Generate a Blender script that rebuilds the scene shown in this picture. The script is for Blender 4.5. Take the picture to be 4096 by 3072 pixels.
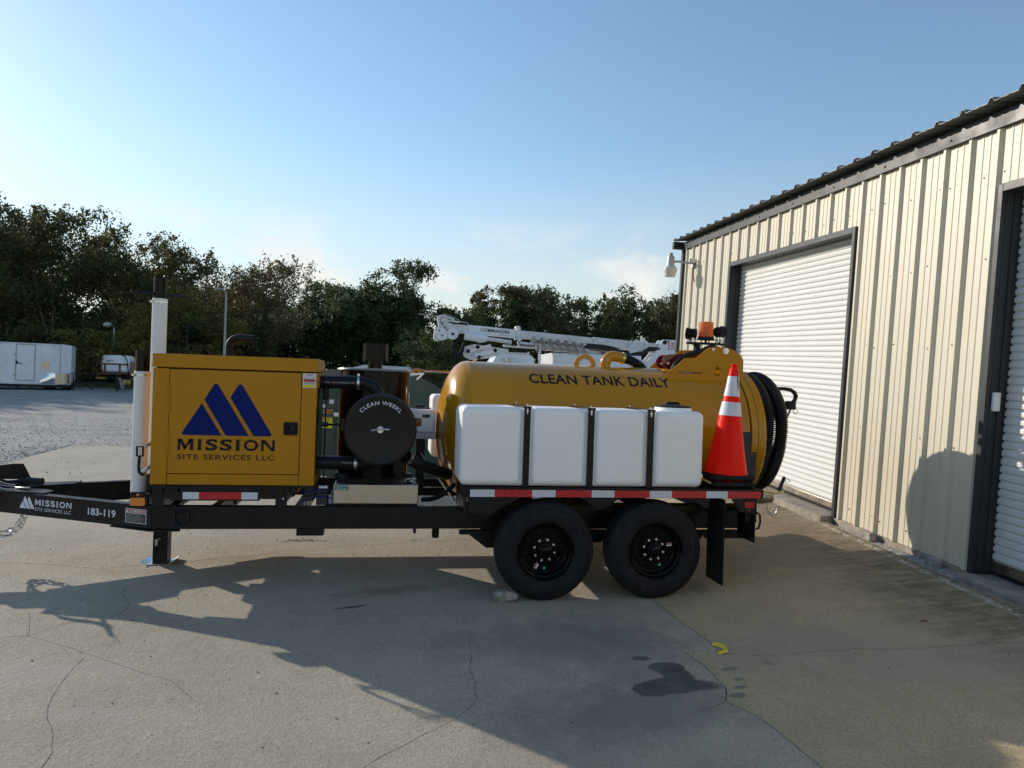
import bpy, bmesh, math, random
import numpy as np
from mathutils import Vector, Matrix, geometry
random.seed(7); rng = np.random.default_rng(11)
R = math.radians
for o in list(bpy.data.objects): bpy.data.objects.remove(o)
S = bpy.context.scene
COL = S.collection

# ------------------------------------------------------------------ camera
cam_d = bpy.data.cameras.new('camera'); cam = bpy.data.objects.new('camera', cam_d); COL.objects.link(cam)
cam_d.sensor_fit = 'HORIZONTAL'; cam_d.sensor_width = 36.0; cam_d.lens = 36.0*2840/4096
cam_d.clip_start = 0.05; cam_d.clip_end = 6000
_y, _p, _r = R(9.618), R(-0.0082), R(1.8752)
F = Vector((math.sin(_y)*math.cos(_p), math.cos(_y)*math.cos(_p), math.sin(_p)))
RT = Vector((math.cos(_y), -math.sin(_y), 0)); UP = RT.cross(F)
R2 = RT*math.cos(_r)+UP*math.sin(_r); U2 = UP*math.cos(_r)-RT*math.sin(_r)
cam.matrix_world = Matrix(((R2.x,U2.x,-F.x,-1.2218),(R2.y,U2.y,-F.y,-5.3688),(R2.z,U2.z,-F.z,1.6822),(0,0,0,1)))
S.camera = cam

# ------------------------------------------------------------------ light
SUN_DIR = Vector((-1.90, 1.92, 1.02)).normalized()          # towards the sun
sun_el = math.asin(SUN_DIR.z); sun_az = math.atan2(SUN_DIR.x, SUN_DIR.y)
W = bpy.data.worlds.new('World'); S.world = W; W.use_nodes = True
nt = W.node_tree; nt.nodes.clear()
def wn(t, **k):
    n = nt.nodes.new(t)
    for a, b in k.items(): setattr(n, a, b)
    return n
sky = wn('ShaderNodeTexSky', sky_type='NISHITA', sun_disc=False)
sky.sun_elevation = sun_el; sky.sun_rotation = sun_az
sky.altitude = 200; sky.air_density = 1.3; sky.dust_density = .25; sky.ozone_density = 3.0
tc = wn('ShaderNodeTexCoord'); sep = wn('ShaderNodeSeparateXYZ'); nt.links.new(tc.outputs['Generated'], sep.inputs[0])
mp = wn('ShaderNodeMapping'); mp.inputs['Scale'].default_value = (1,1,2.6); nt.links.new(tc.outputs['Generated'], mp.inputs[0])
nz = wn('ShaderNodeTexNoise'); nz.inputs['Scale'].default_value = 5.5; nz.inputs['Detail'].default_value = 9; nz.inputs['Roughness'].default_value = .58
nz.inputs['Distortion'].default_value = .25
nt.links.new(mp.outputs[0], nz.inputs[0])
cr = wn('ShaderNodeValToRGB'); cr.color_ramp.elements[0].position = .49; cr.color_ramp.elements[1].position = .60
nt.links.new(nz.outputs[0], cr.inputs[0])
el = wn('ShaderNodeValToRGB'); e = el.color_ramp.elements            # cloud band low over the horizon
e[0].position = .02; e[0].color = (0,0,0,1); e[1].position = .10; e[1].color = (1,1,1,1)
x = e.new(.15); x.color = (.85,.85,.85,1); x = e.new(.23); x.color = (0,0,0,1)
nt.links.new(sep.outputs[2], el.inputs[0])
mu = wn('ShaderNodeMath', operation='MULTIPLY'); nt.links.new(cr.outputs[0], mu.inputs[0]); nt.links.new(el.outputs[0], mu.inputs[1])
mu2 = wn('ShaderNodeMath', operation='MULTIPLY'); nt.links.new(mu.outputs[0], mu2.inputs[0]); mu2.inputs[1].default_value = .85
mx = wn('ShaderNodeMix', data_type='RGBA'); nt.links.new(mu2.outputs[0], mx.inputs[0]); nt.links.new(sky.outputs[0], mx.inputs[6]); mx.inputs[7].default_value = (5.6,5.45,5.2,1)
hz = wn('ShaderNodeMapRange', interpolation_type='SMOOTHSTEP'); hz.inputs[1].default_value = .0; hz.inputs[2].default_value = .33; hz.inputs[3].default_value = .82; hz.inputs[4].default_value = 0.
nt.links.new(sep.outputs[2], hz.inputs[0])
mh = wn('ShaderNodeMix', data_type='RGBA'); nt.links.new(hz.outputs[0], mh.inputs[0]); nt.links.new(sky.outputs[0], mh.inputs[6]); mh.inputs[7].default_value = (4.25,4.25,4.0,1)
nt.links.new(mh.outputs[2], mx.inputs[6])
bg = wn('ShaderNodeBackground'); bg.inputs[1].default_value = .15
nt.links.new(mx.outputs[2], bg.inputs[0])
out = wn('ShaderNodeOutputWorld'); nt.links.new(bg.outputs[0], out.inputs[0])
sd = bpy.data.lights.new('sun', 'SUN'); sd.energy = 3.7; sd.angle = R(.55); sd.color = (1,.90,.77)
so = bpy.data.objects.new('sun', sd); COL.objects.link(so); so.location = (-20,20,20)
so.rotation_euler = SUN_DIR.to_track_quat('Z','Y').to_euler()
vs = S.view_settings; vs.view_transform = 'Standard'; vs.look = 'None'; vs.exposure = 0.2; vs.gamma = 1; vs.use_curve_mapping = False
S.cycles.max_bounces = 8; S.cycles.transparent_max_bounces = 8

# ------------------------------------------------------------------ materials
class N:
    """small node-tree writer"""
    def __init__(s, name):
        s.m = bpy.data.materials.new(name); s.m.use_nodes = True; s.t = s.m.node_tree; s.t.nodes.clear()
        s.out = s.n('ShaderNodeOutputMaterial'); s.b = s.n('ShaderNodeBsdfPrincipled'); s.l(s.b.outputs[0], s.out.inputs[0])
        s.co = s.n('ShaderNodeTexCoord').outputs['Object']
    def n(s, t, **k):
        q = s.t.nodes.new(t)
        for a, b in k.items(): setattr(q, a, b)
        return q
    def l(s, a, b): s.t.links.new(a, b)
    def put(s, sock, v):
        if hasattr(v, 'is_linked') or isinstance(v, bpy.types.NodeSocket): s.l(v, sock)
        else: sock.default_value = v
    def noise(s, scale, detail=4, rough=.55, vec=None, stretch=None, dist=0):
        q = s.n('ShaderNodeTexNoise'); q.inputs['Scale'].default_value = scale; q.inputs['Detail'].default_value = detail
        q.inputs['Roughness'].default_value = rough; q.inputs['Distortion'].default_value = dist
        v = vec or s.co
        if stretch:
            m = s.n('ShaderNodeMapping'); m.inputs['Scale'].default_value = stretch; s.l(v, m.inputs[0]); v = m.outputs[0]
        s.l(v, q.inputs['Vector']); return q.outputs['Fac']
    def vor(s, scale, feature='F1', rnd=1, vec=None):
        q = s.n('ShaderNodeTexVoronoi', feature=feature); q.inputs['Scale'].default_value = scale; q.inputs['Randomness'].default_value = rnd
        s.l(vec or s.co, q.inputs['Vector']); return q
    def ramp(s, v, a, b, ca=0., cb=1.):
        q = s.n('ShaderNodeMapRange', interpolation_type='SMOOTHSTEP')
        s.put(q.inputs[0], v); q.inputs[1].default_value = a; q.inputs[2].default_value = b; q.inputs[3].default_value = ca; q.inputs[4].default_value = cb
        return q.outputs[0]
    def math(s, op, a, b=0.):
        q = s.n('ShaderNodeMath', operation=op); s.put(q.inputs[0], a); s.put(q.inputs[1], b); return q.outputs[0]
    def mix(s, f, a, b, mode='MIX'):
        q = s.n('ShaderNodeMix', data_type='RGBA', blend_type=mode); s.put(q.inputs[0], f)
        s.put(q.inputs[6], c4(a) if isinstance(a, tuple) else a); s.put(q.inputs[7], c4(b) if isinstance(b, tuple) else b); return q.outputs[2]
    def bump(s, h, strength=.3, dist=.01):
        q = s.n('ShaderNodeBump'); q.inputs['Strength'].default_value = strength; q.inputs['Distance'].default_value = dist
        s.put(q.inputs['Height'], h); s.l(q.outputs[0], s.b.inputs['Normal']); return q
    def set(s, **k):
        for a, v in k.items():
            nm = {'col':'Base Color','rough':'Roughness','metal':'Metallic','coat':'Coat Weight','coatr':'Coat Roughness','spec':'Specular IOR Level',
                  'trans':'Transmission Weight','sss':'Subsurface Weight','ior':'IOR'}[a]
            if a == 'col' and isinstance(v, tuple): v = c4(v)
            s.put(s.b.inputs[nm], v)
        return s
def c4(c): return (c[0],c[1],c[2],1.) if len(c) == 3 else c
def sc(c, k): return tuple(min(1, v*k) for v in c[:3])
def M(name, col, rough=.5, var=.08, vs=3., bump=0., bs=200., dirt=None, dirtamt=.4, **k):
    q = N(name)
    c = q.mix(q.ramp(q.noise(vs, 5), .3, .7), sc(col, 1-var), sc(col, 1+var))
    if dirt: c = q.mix(q.math('MULTIPLY', q.ramp(q.noise(vs*2.3, 8, .65), .5, .75), dirtamt), c, dirt)
    q.set(col=c, rough=q.ramp(q.noise(vs*3, 4), .3, .7, max(.02,rough-.07), min(1,rough+.07)), **k)
    if bump: q.bump(q.noise(bs, 3), bump, .004)
    return q.m
YEL = M('yellow_powder_coat', (.46,.20,.0015), .42, .04, 2, .05, 420, spec=.25)
YELT = M('yellow_tank_enamel', (.50,.225,.003), .20, .05, 1.2, .015, 60, spec=.45, dirt=(.30,.15,.03), dirtamt=.15)
BLK = M('black_satin_paint', (.010,.010,.011), .30, .15, 3, .02, 90, dirt=(.05,.045,.04), dirtamt=.12, spec=.22)
BLKG = M('black_gloss_paint', (.006,.005,.005), .06, .1, 2, spec=.14)
BLKM = M('black_matt_plastic', (.014,.014,.015), .55, .15, 6, spec=.22)
DRUM = M('black_textured_drum', (.016,.014,.012), .38, .1, 4, .06, 500, spec=.22)
RUB = M('black_rubber', (.013,.013,.014), .72, .2, 8, .15, 160, dirt=(.05,.047,.042), dirtamt=.25, spec=.22)
HOSE = M('black_hose_plastic', (.010,.010,.011), .36, .15, 5, spec=.22)
POLY = M('white_polyethylene', (.93,.915,.88), .42, .02, 2.5, .05, 260, sss=.12)
PVC = M('white_pvc', (.76,.75,.72), .30, .03, 3, dirt=(.5,.42,.32), dirtamt=.18)
PAINTW = M('white_truck_paint', (.74,.75,.76), .32, .05, 1.5, dirt=(.34,.31,.27), dirtamt=.3)
WORN = M('worn_white_steel', (.66,.66,.65), .45, .08, 3, dirt=(.16,.13,.10), dirtamt=.6)
ZINC = M('zinc_plated_steel', (.62,.62,.60), .28, .1, 12, metal=1.)
CHROME = M('bright_chrome', (.75,.75,.74), .10, .05, 9, metal=1.)
ALU = M('brushed_aluminium', (.47,.41,.34), .34, .015, 3, .02, 300, metal=1.)
BRASS = M('brass', (.62,.46,.18), .3, .1, 9, metal=1.)
LBLUE = M('blue_vinyl', (.002,.012,.12), .4, .03, 3, spec=.12)
LDARK = M('dark_vinyl_lettering', (.008,.009,.012), .4, .05, 3, spec=.2)
LWHITE = M('white_vinyl_lettering', (.66,.68,.74), .4, .04, 3)
TRED = M('red_reflective_tape', (.50,.012,.016), .28, .06, 30, .04, 260)
TWHT = M('white_reflective_tape', (.62,.63,.68), .28, .05, 30, .04, 260)
AMB = M('amber_lens', (.75,.22,.015), .18, .1, 30, .3, 120, coat=.5)
AMBL = N('amber_beacon_dome'); AMBL.set(col=(1.,.26,.012), rough=.12, trans=.55, ior=1.3, coat=.6)
_w = AMBL.n('ShaderNodeTexWave', bands_direction='Z'); _w.inputs['Scale'].default_value = 45; AMBL.l(AMBL.co, _w.inputs[0]); AMBL.bump(_w.outputs['Fac'], .5, .004); AMBL = AMBL.m
RLENS = M('red_lens', (.42,.008,.012), .15, .05, 20, coat=.5)
REDP = M('dark_red_paint', (.13,.008,.010), .22, .1, 4, coat=.5)
GRN = M('dark_green_steel', (.035,.075,.058), .42, .15, 1.5, .05, 30, dirt=(.12,.12,.10), dirtamt=.35)
GRNL = M('green_plastic_cap', (.008,.10,.075), .35, .1, 9)
LYEL = M('yellow_label', (.78,.62,.03), .45, .03, 6)
LORG = M('orange_label', (.72,.24,.03), .45, .03, 6)
LRED = M('red_label', (.42,.03,.05), .45, .05, 6)
LGRN = M('green_label', (.015,.13,.085), .45, .05, 6)
LWHT = M('white_label', (.72,.72,.72), .45, .03, 6)
LBLK = M('black_label', (.02,.02,.025), .45, .05, 6)
DOT = M('green_dot_sticker', (.08,.62,.22), .5, .03, 6)
TANW = M('bare_fibreboard', (.30,.21,.12), .8, .2, 5)
WOODM = M('brown_painted_timber', (.16,.085,.035), .7, .25, 4, .2, 40)
CONE = N('orange_cone_pvc'); CONE.set(col=CONE.mix(CONE.ramp(CONE.noise(3.,6,.6,stretch=(7,7,.8)),.45,.75), (.99,.010,.002), (.93,.030,.012)), rough=.38, spec=.12); CONE = CONE.m
CWHT = N('scuffed_cone_collar'); CWHT.set(col=CWHT.mix(CWHT.ramp(CWHT.noise(4.,7,.6,stretch=(4,4,1.2)),.5,.72), (.70,.70,.73), (.52,.50,.51)), rough=.35); CWHT = CWHT.m
TYEL = M('yellow_plastic_tape', (.72,.56,.02), .4, .1, 40)
ROCK = M('pale_limestone', (.30,.28,.25), .9, .3, 14, .8, 30)
TRIM = M('charcoal_steel_trim', (.030,.034,.038), .45, .10, 1.2, .02, 20, dirt=(.09,.085,.08), dirtamt=.2, spec=.3)
ROOF = M('galvanised_roof_steel', (.16,.17,.17), .5, .12, 1.5, metal=.2, dirt=(.18,.16,.13), dirtamt=.4)
GLASS = M('dark_vehicle_glass', (.02,.025,.03), .06, .1, 3, coat=.4)
LENSW = M('frosted_lamp_lens', (.60,.58,.52), .5, .05, 9, sss=.2)
GREYP = M('grey_galvanised_casting', (.42,.42,.42), .45, .1, 5, metal=.4)
BARK = M('grey_brown_bark', (.075,.058,.045), .95, .3, 3, .8, 14)
CARB = M('dark_blue_car_paint', (.02,.026,.05), .2, .1, 1.5, coat=.6)

def wall_mat(name, col, bandcol):
    q = N(name)
    st = q.ramp(q.noise(1.0, 6, .6, stretch=(14,14,.35)), .50, .80)
    c = q.mix(q.ramp(q.noise(.6,4),.3,.7), sc(col,.97), sc(col,1.03))
    c = q.mix(q.math('MULTIPLY', st, .14), c, bandcol)
    c = q.mix(q.math('MULTIPLY', q.ramp(q.noise(6,9,.7),.58,.8), .12), c, (.30,.24,.16))
    q.set(col=c, rough=.48); q.bump(q.noise(2.2,3,.5,stretch=(1,1,.5)), .05, .02); return q.m
WALLM = wall_mat('cream_painted_sheet', (.60,.55,.42), (.42,.37,.28))
DOORM = wall_mat('white_painted_slat', (.66,.665,.64), (.50,.47,.39))

def stain(q, cx, cy, rx, ry, ang=0., edge=(.75,1.05), wob=.5):
    """0..1 mask of an irregular blot lying on the ground"""
    g = q.n('ShaderNodeNewGeometry').outputs['Position']
    m = q.n('ShaderNodeMapping', vector_type='TEXTURE'); m.inputs['Location'].default_value = (cx,cy,0); m.inputs['Rotation'].default_value = (0,0,ang); m.inputs['Scale'].default_value = (rx,ry,1000)
    q.l(g, m.inputs[0])
    L = q.n('ShaderNodeVectorMath', operation='LENGTH'); q.l(m.outputs[0], L.inputs[0])
    d = q.math('ADD', L.outputs['Value'], q.math('MULTIPLY', q.math('SUBTRACT', q.noise(5., 5, .6), .5), wob*2))
    return q.ramp(d, edge[0], edge[1], 1., 0.)
def concrete(name, ca, cb, stains):
    q = N(name)
    big = q.ramp(q.noise(.55, 6, .6), .32, .68)
    mid = q.ramp(q.noise(3.2, 7, .65), .35, .68)
    fine = q.noise(95, 5, .7); fine2 = q.noise(24, 6, .75)
    c = q.mix(big, ca, cb)
    c = q.mix(q.math('MULTIPLY', mid, .35), c, sc(ca, .74))
    c = q.mix(q.math('MULTIPLY', q.ramp(fine, .40, .62), .60), c, sc(cb, .42))
    c = q.mix(q.math('MULTIPLY', q.ramp(fine2, .54, .70), .38), c, sc(cb, 1.30)); c = q.mix(q.math('MULTIPLY', q.ramp(q.noise(11, 8, .75), .52, .72), .30), c, sc(ca, .60))
    v = q.vor(60.); spk = q.ramp(v.outputs['Distance'], .10, .22, 1., 0.)
    sepc = q.n('ShaderNodeSeparateColor'); q.l(v.outputs['Color'], sepc.inputs[0])
    lightp = q.math('MULTIPLY', spk, q.math('GREATER_THAN', sepc.outputs[0], .86)); darkp = q.math('MULTIPLY', spk, q.math('LESS_THAN', sepc.outputs[0], .10))
    c = q.mix(q.math('MULTIPLY', lightp, .7), c, (.72,.68,.62)); c = q.mix(q.math('MULTIPLY', darkp, .7), c, (.08,.072,.06))
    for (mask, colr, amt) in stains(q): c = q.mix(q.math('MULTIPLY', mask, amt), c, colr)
    q.set(col=c, rough=.86, spec=.3)
    h = q.math('ADD', q.math('MULTIPLY', q.noise(140,4,.7), .45), q.math('ADD', q.math('MULTIPLY', q.noise(38,5,.7), .8), q.math('MULTIPLY', q.noise(9,4,.6), .5)))
    q.bump(h, 1., .016); return q.m
def st_left(q):
    oil = (.030,.028,.026)
    y = []
    for a in ((.50,-1.25,.125,.085,0.,(.85,1.0),.35),(.42,-1.49,.20,.115,.1,(.85,1.0),.4),(.29,-1.53,.13,.095,0,(.85,1.0),.35),(.52,-1.36,.12,.12,0,(.7,1.0),.3),(.385,-1.10,.075,.045,0,(.6,1.05),.3),(.60,-1.50,.15,.085,0,(.35,1.15),.5)):
        y.append((stain(q,*a), oil, .88))
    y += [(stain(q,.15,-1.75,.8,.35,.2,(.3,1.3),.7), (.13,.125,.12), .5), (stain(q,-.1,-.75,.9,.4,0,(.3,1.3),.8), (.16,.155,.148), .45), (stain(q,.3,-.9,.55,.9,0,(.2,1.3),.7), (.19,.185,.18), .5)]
    y += [(stain(q,-1.45,-.02,.13,.025,.35,(.6,1.1),.6), (.03,.016,.01), .75), (stain(q,-1.2,.35,.5,.12,.2,(.3,1.2),.8), (.17,.11,.07), .45)]
    y += [(stain(q,-3.3,.95,.45,.10,0,(.3,1.2),.7), (.40,.27,.15), .45), (stain(q,-2.3,1.35,.9,.14,.15,(.3,1.2),.8), (.36,.24,.14), .45), (stain(q,-2.05,2.0,.18,.06,0,(.5,1.1),.8), (.05,.045,.04), .5)]
    y += [(stain(q,-2.6,-1.55,.6,.1,-.2,(.2,1.2),.8), (.60,.58,.55), .18), (stain(q,-2.9,-1.0,.7,.22,-.1,(.2,1.2),.8), (.50,.48,.47), .2)]
    return y
def st_right(q):
    g = q.n('ShaderNodeNewGeometry').outputs['Position']; s_ = q.n('ShaderNodeSeparateXYZ'); q.l(g, s_.inputs[0])
    # damp dark growth along the building's drip line, broken up by streaks running down the slope
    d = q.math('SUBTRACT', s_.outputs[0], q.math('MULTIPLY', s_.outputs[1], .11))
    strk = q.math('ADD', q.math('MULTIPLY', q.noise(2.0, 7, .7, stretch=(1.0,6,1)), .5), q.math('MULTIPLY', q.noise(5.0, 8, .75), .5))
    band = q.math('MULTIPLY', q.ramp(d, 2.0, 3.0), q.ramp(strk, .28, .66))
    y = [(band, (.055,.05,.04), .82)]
    y += [(stain(q,2.6,1.9,.9,1.3,0,(.2,1.2),.8), (.22,.165,.10), .6), (stain(q,1.9,.9,1.0,.8,0,(.2,1.3),.8), (.23,.195,.145), .5)]
    for a in ((.87,-1.32,.06,.03,0),(.86,-1.46,.035,.02,0),(.82,-1.555,.05,.022,0),(.76,-1.65,.065,.035,0),(1.14,-1.30,.035,.03,0)):
        y.append((stain(q,*a,(.7,1.05),.3), (.15,.146,.142), .7))
    y += [(stain(q,1.5,-1.1,.8,.5,0,(.2,1.3),.8), (.36,.30,.265), .5), (stain(q,2.2,-1.6,.9,.35,.1,(.2,1.3),.8), (.38,.31,.275), .5)]
    edge = q.math('MULTIPLY', q.ramp(q.math('ABSOLUTE', q.math('SUBTRACT', q.math('SUBTRACT', s_.outputs[0], q.math('MULTIPLY', s_.outputs[1], .11)), 3.30)), .012, .05, 1., 0.), q.ramp(q.noise(22,6,.7), .44, .58))
    y.append((edge, (.66,.61,.53), .8)); return y
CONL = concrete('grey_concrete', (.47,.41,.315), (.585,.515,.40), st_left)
CONR = concrete('brown_grey_concrete', (.51,.40,.245), (.64,.505,.315), st_right)
CRACK = M('crack_dirt', (.055,.05,.044), .95, .3, 30)
SLABE = M('pale_footing_concrete', (.30,.26,.21), .9, .25, 6, .5, 60, dirt=(.08,.07,.055), dirtamt=.6)
def gravel_mat():
    q = N('crushed_stone')
    v = q.vor(42.); s2 = q.n('ShaderNodeSeparateColor'); q.l(v.outputs['Color'], s2.inputs[0])
    c = q.mix(s2.outputs[0], (.24,.225,.20), (.56,.53,.48))
    trk = q.ramp(q.noise(.9, 6, .65, stretch=(.35,1.4,1)), .46, .66)
    c = q.mix(q.math('MULTIPLY', trk, .5), c, (.17,.168,.165))
    c = q.mix(q.math('MULTIPLY', q.ramp(q.noise(.22,5,.6),.5,.7), .3), c, (.20,.19,.13))
    q.set(col=c, rough=.95, spec=.2)
    h = q.math('ADD', q.math('MULTIPLY', q.ramp(v.outputs['Distance'], 0, .6, 1., 0.), 1.), q.math('MULTIPLY', q.noise(3.,5,.7), 2.2))
    q.bump(h, .8, .02); return q.m
GRAV = gravel_mat()
def leaf_mat(name, a, b, c3, dry=.1):
    q = N(name)
    oi = q.n('ShaderNodeNewGeometry')
    r_ = oi.outputs['Random Per Island']
    c = q.mix(q.ramp(q.noise(.55, 4, .6), .35, .65), a, b)
    c = q.mix(q.math('MULTIPLY', q.math('GREATER_THAN', r_, 1-dry), .8), c, c3)
    c = q.mix(q.math('MULTIPLY', r_, .45), c, sc(b, 1.35))
    q.set(col=c, rough=.55, spec=.25)
    tr = q.n('ShaderNodeBsdfTranslucent'); q.l(q.mix(.5, c, (.28,.27,.04), 'MULTIPLY') if False else c, tr.inputs[0])
    ms = q.n('ShaderNodeMixShader'); ms.inputs[0].default_value = .42; q.l(q.b.outputs[0], ms.inputs[1]); q.l(tr.outputs[0], ms.inputs[2]); q.l(ms.outputs[0], q.out.inputs[0])
    return q.m
LEAF_D = leaf_mat('dark_green_leaf', (00.045,00.071,00.029), (00.075,00.107,00.043), (00.163,00.130,00.049), .06)
LEAF_O = leaf_mat('olive_green_leaf', (.062,.068,.026), (.092,.094,.036), (.16,.11,.04), .14)
LEAF_Y = leaf_mat('yellow_green_leaf', (.105,.105,.028), (.165,.150,.042), (.26,.20,.05), .2)
LEAF_M = leaf_mat('mid_green_leaf', (0.052,0.078,0.029), (0.086,0.111,0.036), (0.156,0.130,0.039), .08)
LEAF_B = leaf_mat('brown_green_leaf', (.078,.070,.034), (.110,.096,.044), (.18,.12,.05), .22)
GRASS = leaf_mat('dry_grass_blade', (.08,.085,.03), (.13,.12,.05), (.2,.16,.07), .3)

# ------------------------------------------------------------------ mesh builder
def frame(d):
    d = Vector(d).normalized(); a = Vector((0,0,1)) if abs(d.z) < .9 else Vector((0,1,0))
    u = a.cross(d).normalized(); return u, d.cross(u).normalized(), d
class MB:
    def __init__(s): s.v = []; s.f = []
    def add(s, v, f):
        k = len(s.v); s.v += [tuple(p) for p in v]; s.f += [tuple(i+k for i in q) for q in f]; return s
    def box(s, x0, x1, y0, y1, z0, z1):
        return s.add([(x0,y0,z0),(x1,y0,z0),(x1,y1,z0),(x0,y1,z0),(x0,y0,z1),(x1,y0,z1),(x1,y1,z1),(x0,y1,z1)],
                     [(0,3,2,1),(4,5,6,7),(0,1,5,4),(1,2,6,5),(2,3,7,6),(3,0,4,7)])
    def beam(s, a, b, w, h, up=(0,0,1)):
        a = Vector(a); b = Vector(b); d = (b-a).normalized(); up = Vector(up); sd_ = d.cross(up).normalized(); up = sd_.cross(d).normalized()
        P = [a+sd_*i*w/2+up*j*h/2 for i, j in ((-1,-1),(1,-1),(1,1),(-1,1))]+[b+sd_*i*w/2+up*j*h/2 for i, j in ((-1,-1),(1,-1),(1,1),(-1,1))]
        return s.add(P, [(0,3,2,1),(4,5,6,7),(0,1,5,4),(1,2,6,5),(2,3,7,6),(3,0,4,7)])
    def lathe(s, prof, o, d, seg=32, arc=None, mod=None):
        """prof: (radius, height along d)"""
        u, w, d = frame(d); o = Vector(o); n = len(prof); V = []
        for i in range(seg):
            t = 2*math.pi*i/seg
            for j, (r, h) in enumerate(prof):
                rr = r if mod is None else mod(r, j, i)
                V.append(o+u*(rr*math.cos(t))+w*(rr*math.sin(t))+d*h)
        Fc = []
        for i in range(seg):
            i2 = (i+1) % seg
            for j in range(n-1): Fc.append((i*n+j, i2*n+j, i2*n+j+1, i*n+j+1))
        if prof[0][0] > 1e-5: Fc.append(tuple(i*n for i in range(seg))[::-1])
        if prof[-1][0] > 1e-5: Fc.append(tuple(i*n+n-1 for i in range(seg)))
        return s.add(V, Fc)
    def cyl(s, a, b, r, seg=20, r2=None):
        a = Vector(a); b = Vector(b); return s.lathe([(r,0),(r if r2 is None else r2,(b-a).length)], a, b-a, seg)
    def ring(s, a, b, ro, ri, seg=24):
        a = Vector(a); h = (Vector(b)-a).length; u, w, d = frame(Vector(b)-a); V = []; Fc = []
        P = [(ri,0),(ro,0),(ro,h),(ri,h)]
        for i in range(seg):
            t = 2*math.pi*i/seg
            V += [a+u*(r*math.cos(t))+w*(r*math.sin(t))+d*z for r, z in P]
        for i in range(seg):
            k = (i+1) % seg
            for j in range(4): Fc.append((i*4+j, k*4+j, k*4+(j+1)%4, i*4+(j+1)%4))
        return s.add(V, Fc)
    def tube(s, pts, r, seg=10, closed=False, caps=True, up=None):
        pts = [Vector(p) for p in pts]; n = len(pts); V = []; Fc = []; pu = None
        for i, p in enumerate(pts):
            d = (pts[(i+1) % n]-pts[i-1]) if closed else (pts[min(i+1,n-1)]-pts[max(i-1,0)])
            d.normalize()
            if pu is None: u = frame(d)[0] if up is None else Vector(up)
            else: u = pu
            u = (u-d*u.dot(d)).normalized(); w = d.cross(u); pu = u
            rr = r[i] if isinstance(r, (list,tuple)) else r
            V += [p+u*(rr*math.cos(2*math.pi*k/seg))+w*(rr*math.sin(2*math.pi*k/seg)) for k in range(seg)]
        for i in range(n if closed else n-1):
            j = (i+1) % n
            for k in range(seg): Fc.append((i*seg+k, i*seg+(k+1)%seg, j*seg+(k+1)%seg, j*seg+k))
        if caps and not closed: Fc += [tuple(range(seg))[::-1], tuple((n-1)*seg+k for k in range(seg))]
        return s.add(V, Fc)
    def plate(s, outer, o, ex, ey, t, holes=()):
        """flat plate with real holes; outline in (ex, ey), thickness t along ex x ey"""
        o = Vector(o); ex = Vector(ex); ey = Vector(ey); ez = ex.cross(ey).normalized()
        loops = [list(outer)]+[list(h) for h in holes]
        tess = geometry.tessellate_polygon([[Vector((a,b,0)) for a, b in L] for L in loops])
        flat = [p for L in loops for p in L]; n = len(flat)
        V = [o+ex*a+ey*b for a, b in flat]+[o+ex*a+ey*b+ez*t for a, b in flat]; Fc = []
        for q in tess:
            a, b, c = q; A, B, C_ = flat[a], flat[b], flat[c]
            if (B[0]-A[0])*(C_[1]-A[1])-(B[1]-A[1])*(C_[0]-A[0]) < 0: a, c = c, a
            Fc.append((c,b,a)); Fc.append((a+n,b+n,c+n))
        k = 0
        for li, L in enumerate(loops):
            m = len(L); ar = sum(L[i][0]*L[(i+1)%m][1]-L[(i+1)%m][0]*L[i][1] for i in range(m))
            for i in range(m):
                a, b = k+i, k+(i+1) % m
                if (ar > 0) == (li == 0): Fc.append((a,b,b+n,a+n))
                else: Fc.append((b,a,a+n,b+n))
            k += m
        return s.add(V, Fc)
    def sphere(s, c, rx, ry=None, rz=None, seg=16, ring=10):
        ry = ry or rx; rz = rz or rx; V = [(c[0],c[1],c[2]-rz)]; Fc = []
        for j in range(1, ring):
            t = math.pi*j/ring-math.pi/2
            V += [(c[0]+rx*math.cos(t)*math.cos(2*math.pi*i/seg), c[1]+ry*math.cos(t)*math.sin(2*math.pi*i/seg), c[2]+rz*math.sin(t)) for i in range(seg)]
        V.append((c[0],c[1],c[2]+rz)); m = len(V)-1
        for i in range(seg):
            k = (i+1) % seg; Fc.append((0,1+k,1+i)); Fc.append((m,m-seg+i,m-seg+k))
            for j in range(ring-2): Fc.append((1+j*seg+i,1+j*seg+k,1+(j+1)*seg+k,1+(j+1)*seg+i))
        return s.add(V, Fc)
    def build(s, name, mat, parent=None, bevel=0., smooth=35, seg=2):
        me = bpy.data.meshes.new(name); me.from_pydata(s.v, [], s.f); me.materials.append(mat)
        me.polygons.foreach_set('use_smooth', [True]*len(me.polygons)); me.set_sharp_from_angle(angle=R(smooth)); me.update()
        o = bpy.data.objects.new(name, me); COL.objects.link(o); attach(o, parent)
        if bevel:
            b = o.modifiers.new('bevel', 'BEVEL'); b.width = bevel; b.segments = seg; b.limit_method = 'ANGLE'; b.angle_limit = R(40)
        return o
BAKED = {}
def attach(o, parent):
    if parent is None: return
    o.parent = parent
    if parent.name in BAKED: o.location = -BAKED[parent.name]
def tag(o, label, cat=None, group=None, kind=None):
    if label: o['label'] = label
    if cat: o['category'] = cat
    if group: o['group'] = group
    if kind: o['kind'] = kind
    return o
def thing(name, label, cat, loc=(0,0,0), group=None, baked=True, mat=None):
    o = bpy.data.objects.new(name, None); COL.objects.link(o); o.empty_display_size = .2
    if mat is not None: o.matrix_world = mat
    else: o.location = loc
    if baked: BAKED[o.name] = Vector(loc)
    return tag(o, label, cat, group)
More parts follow.
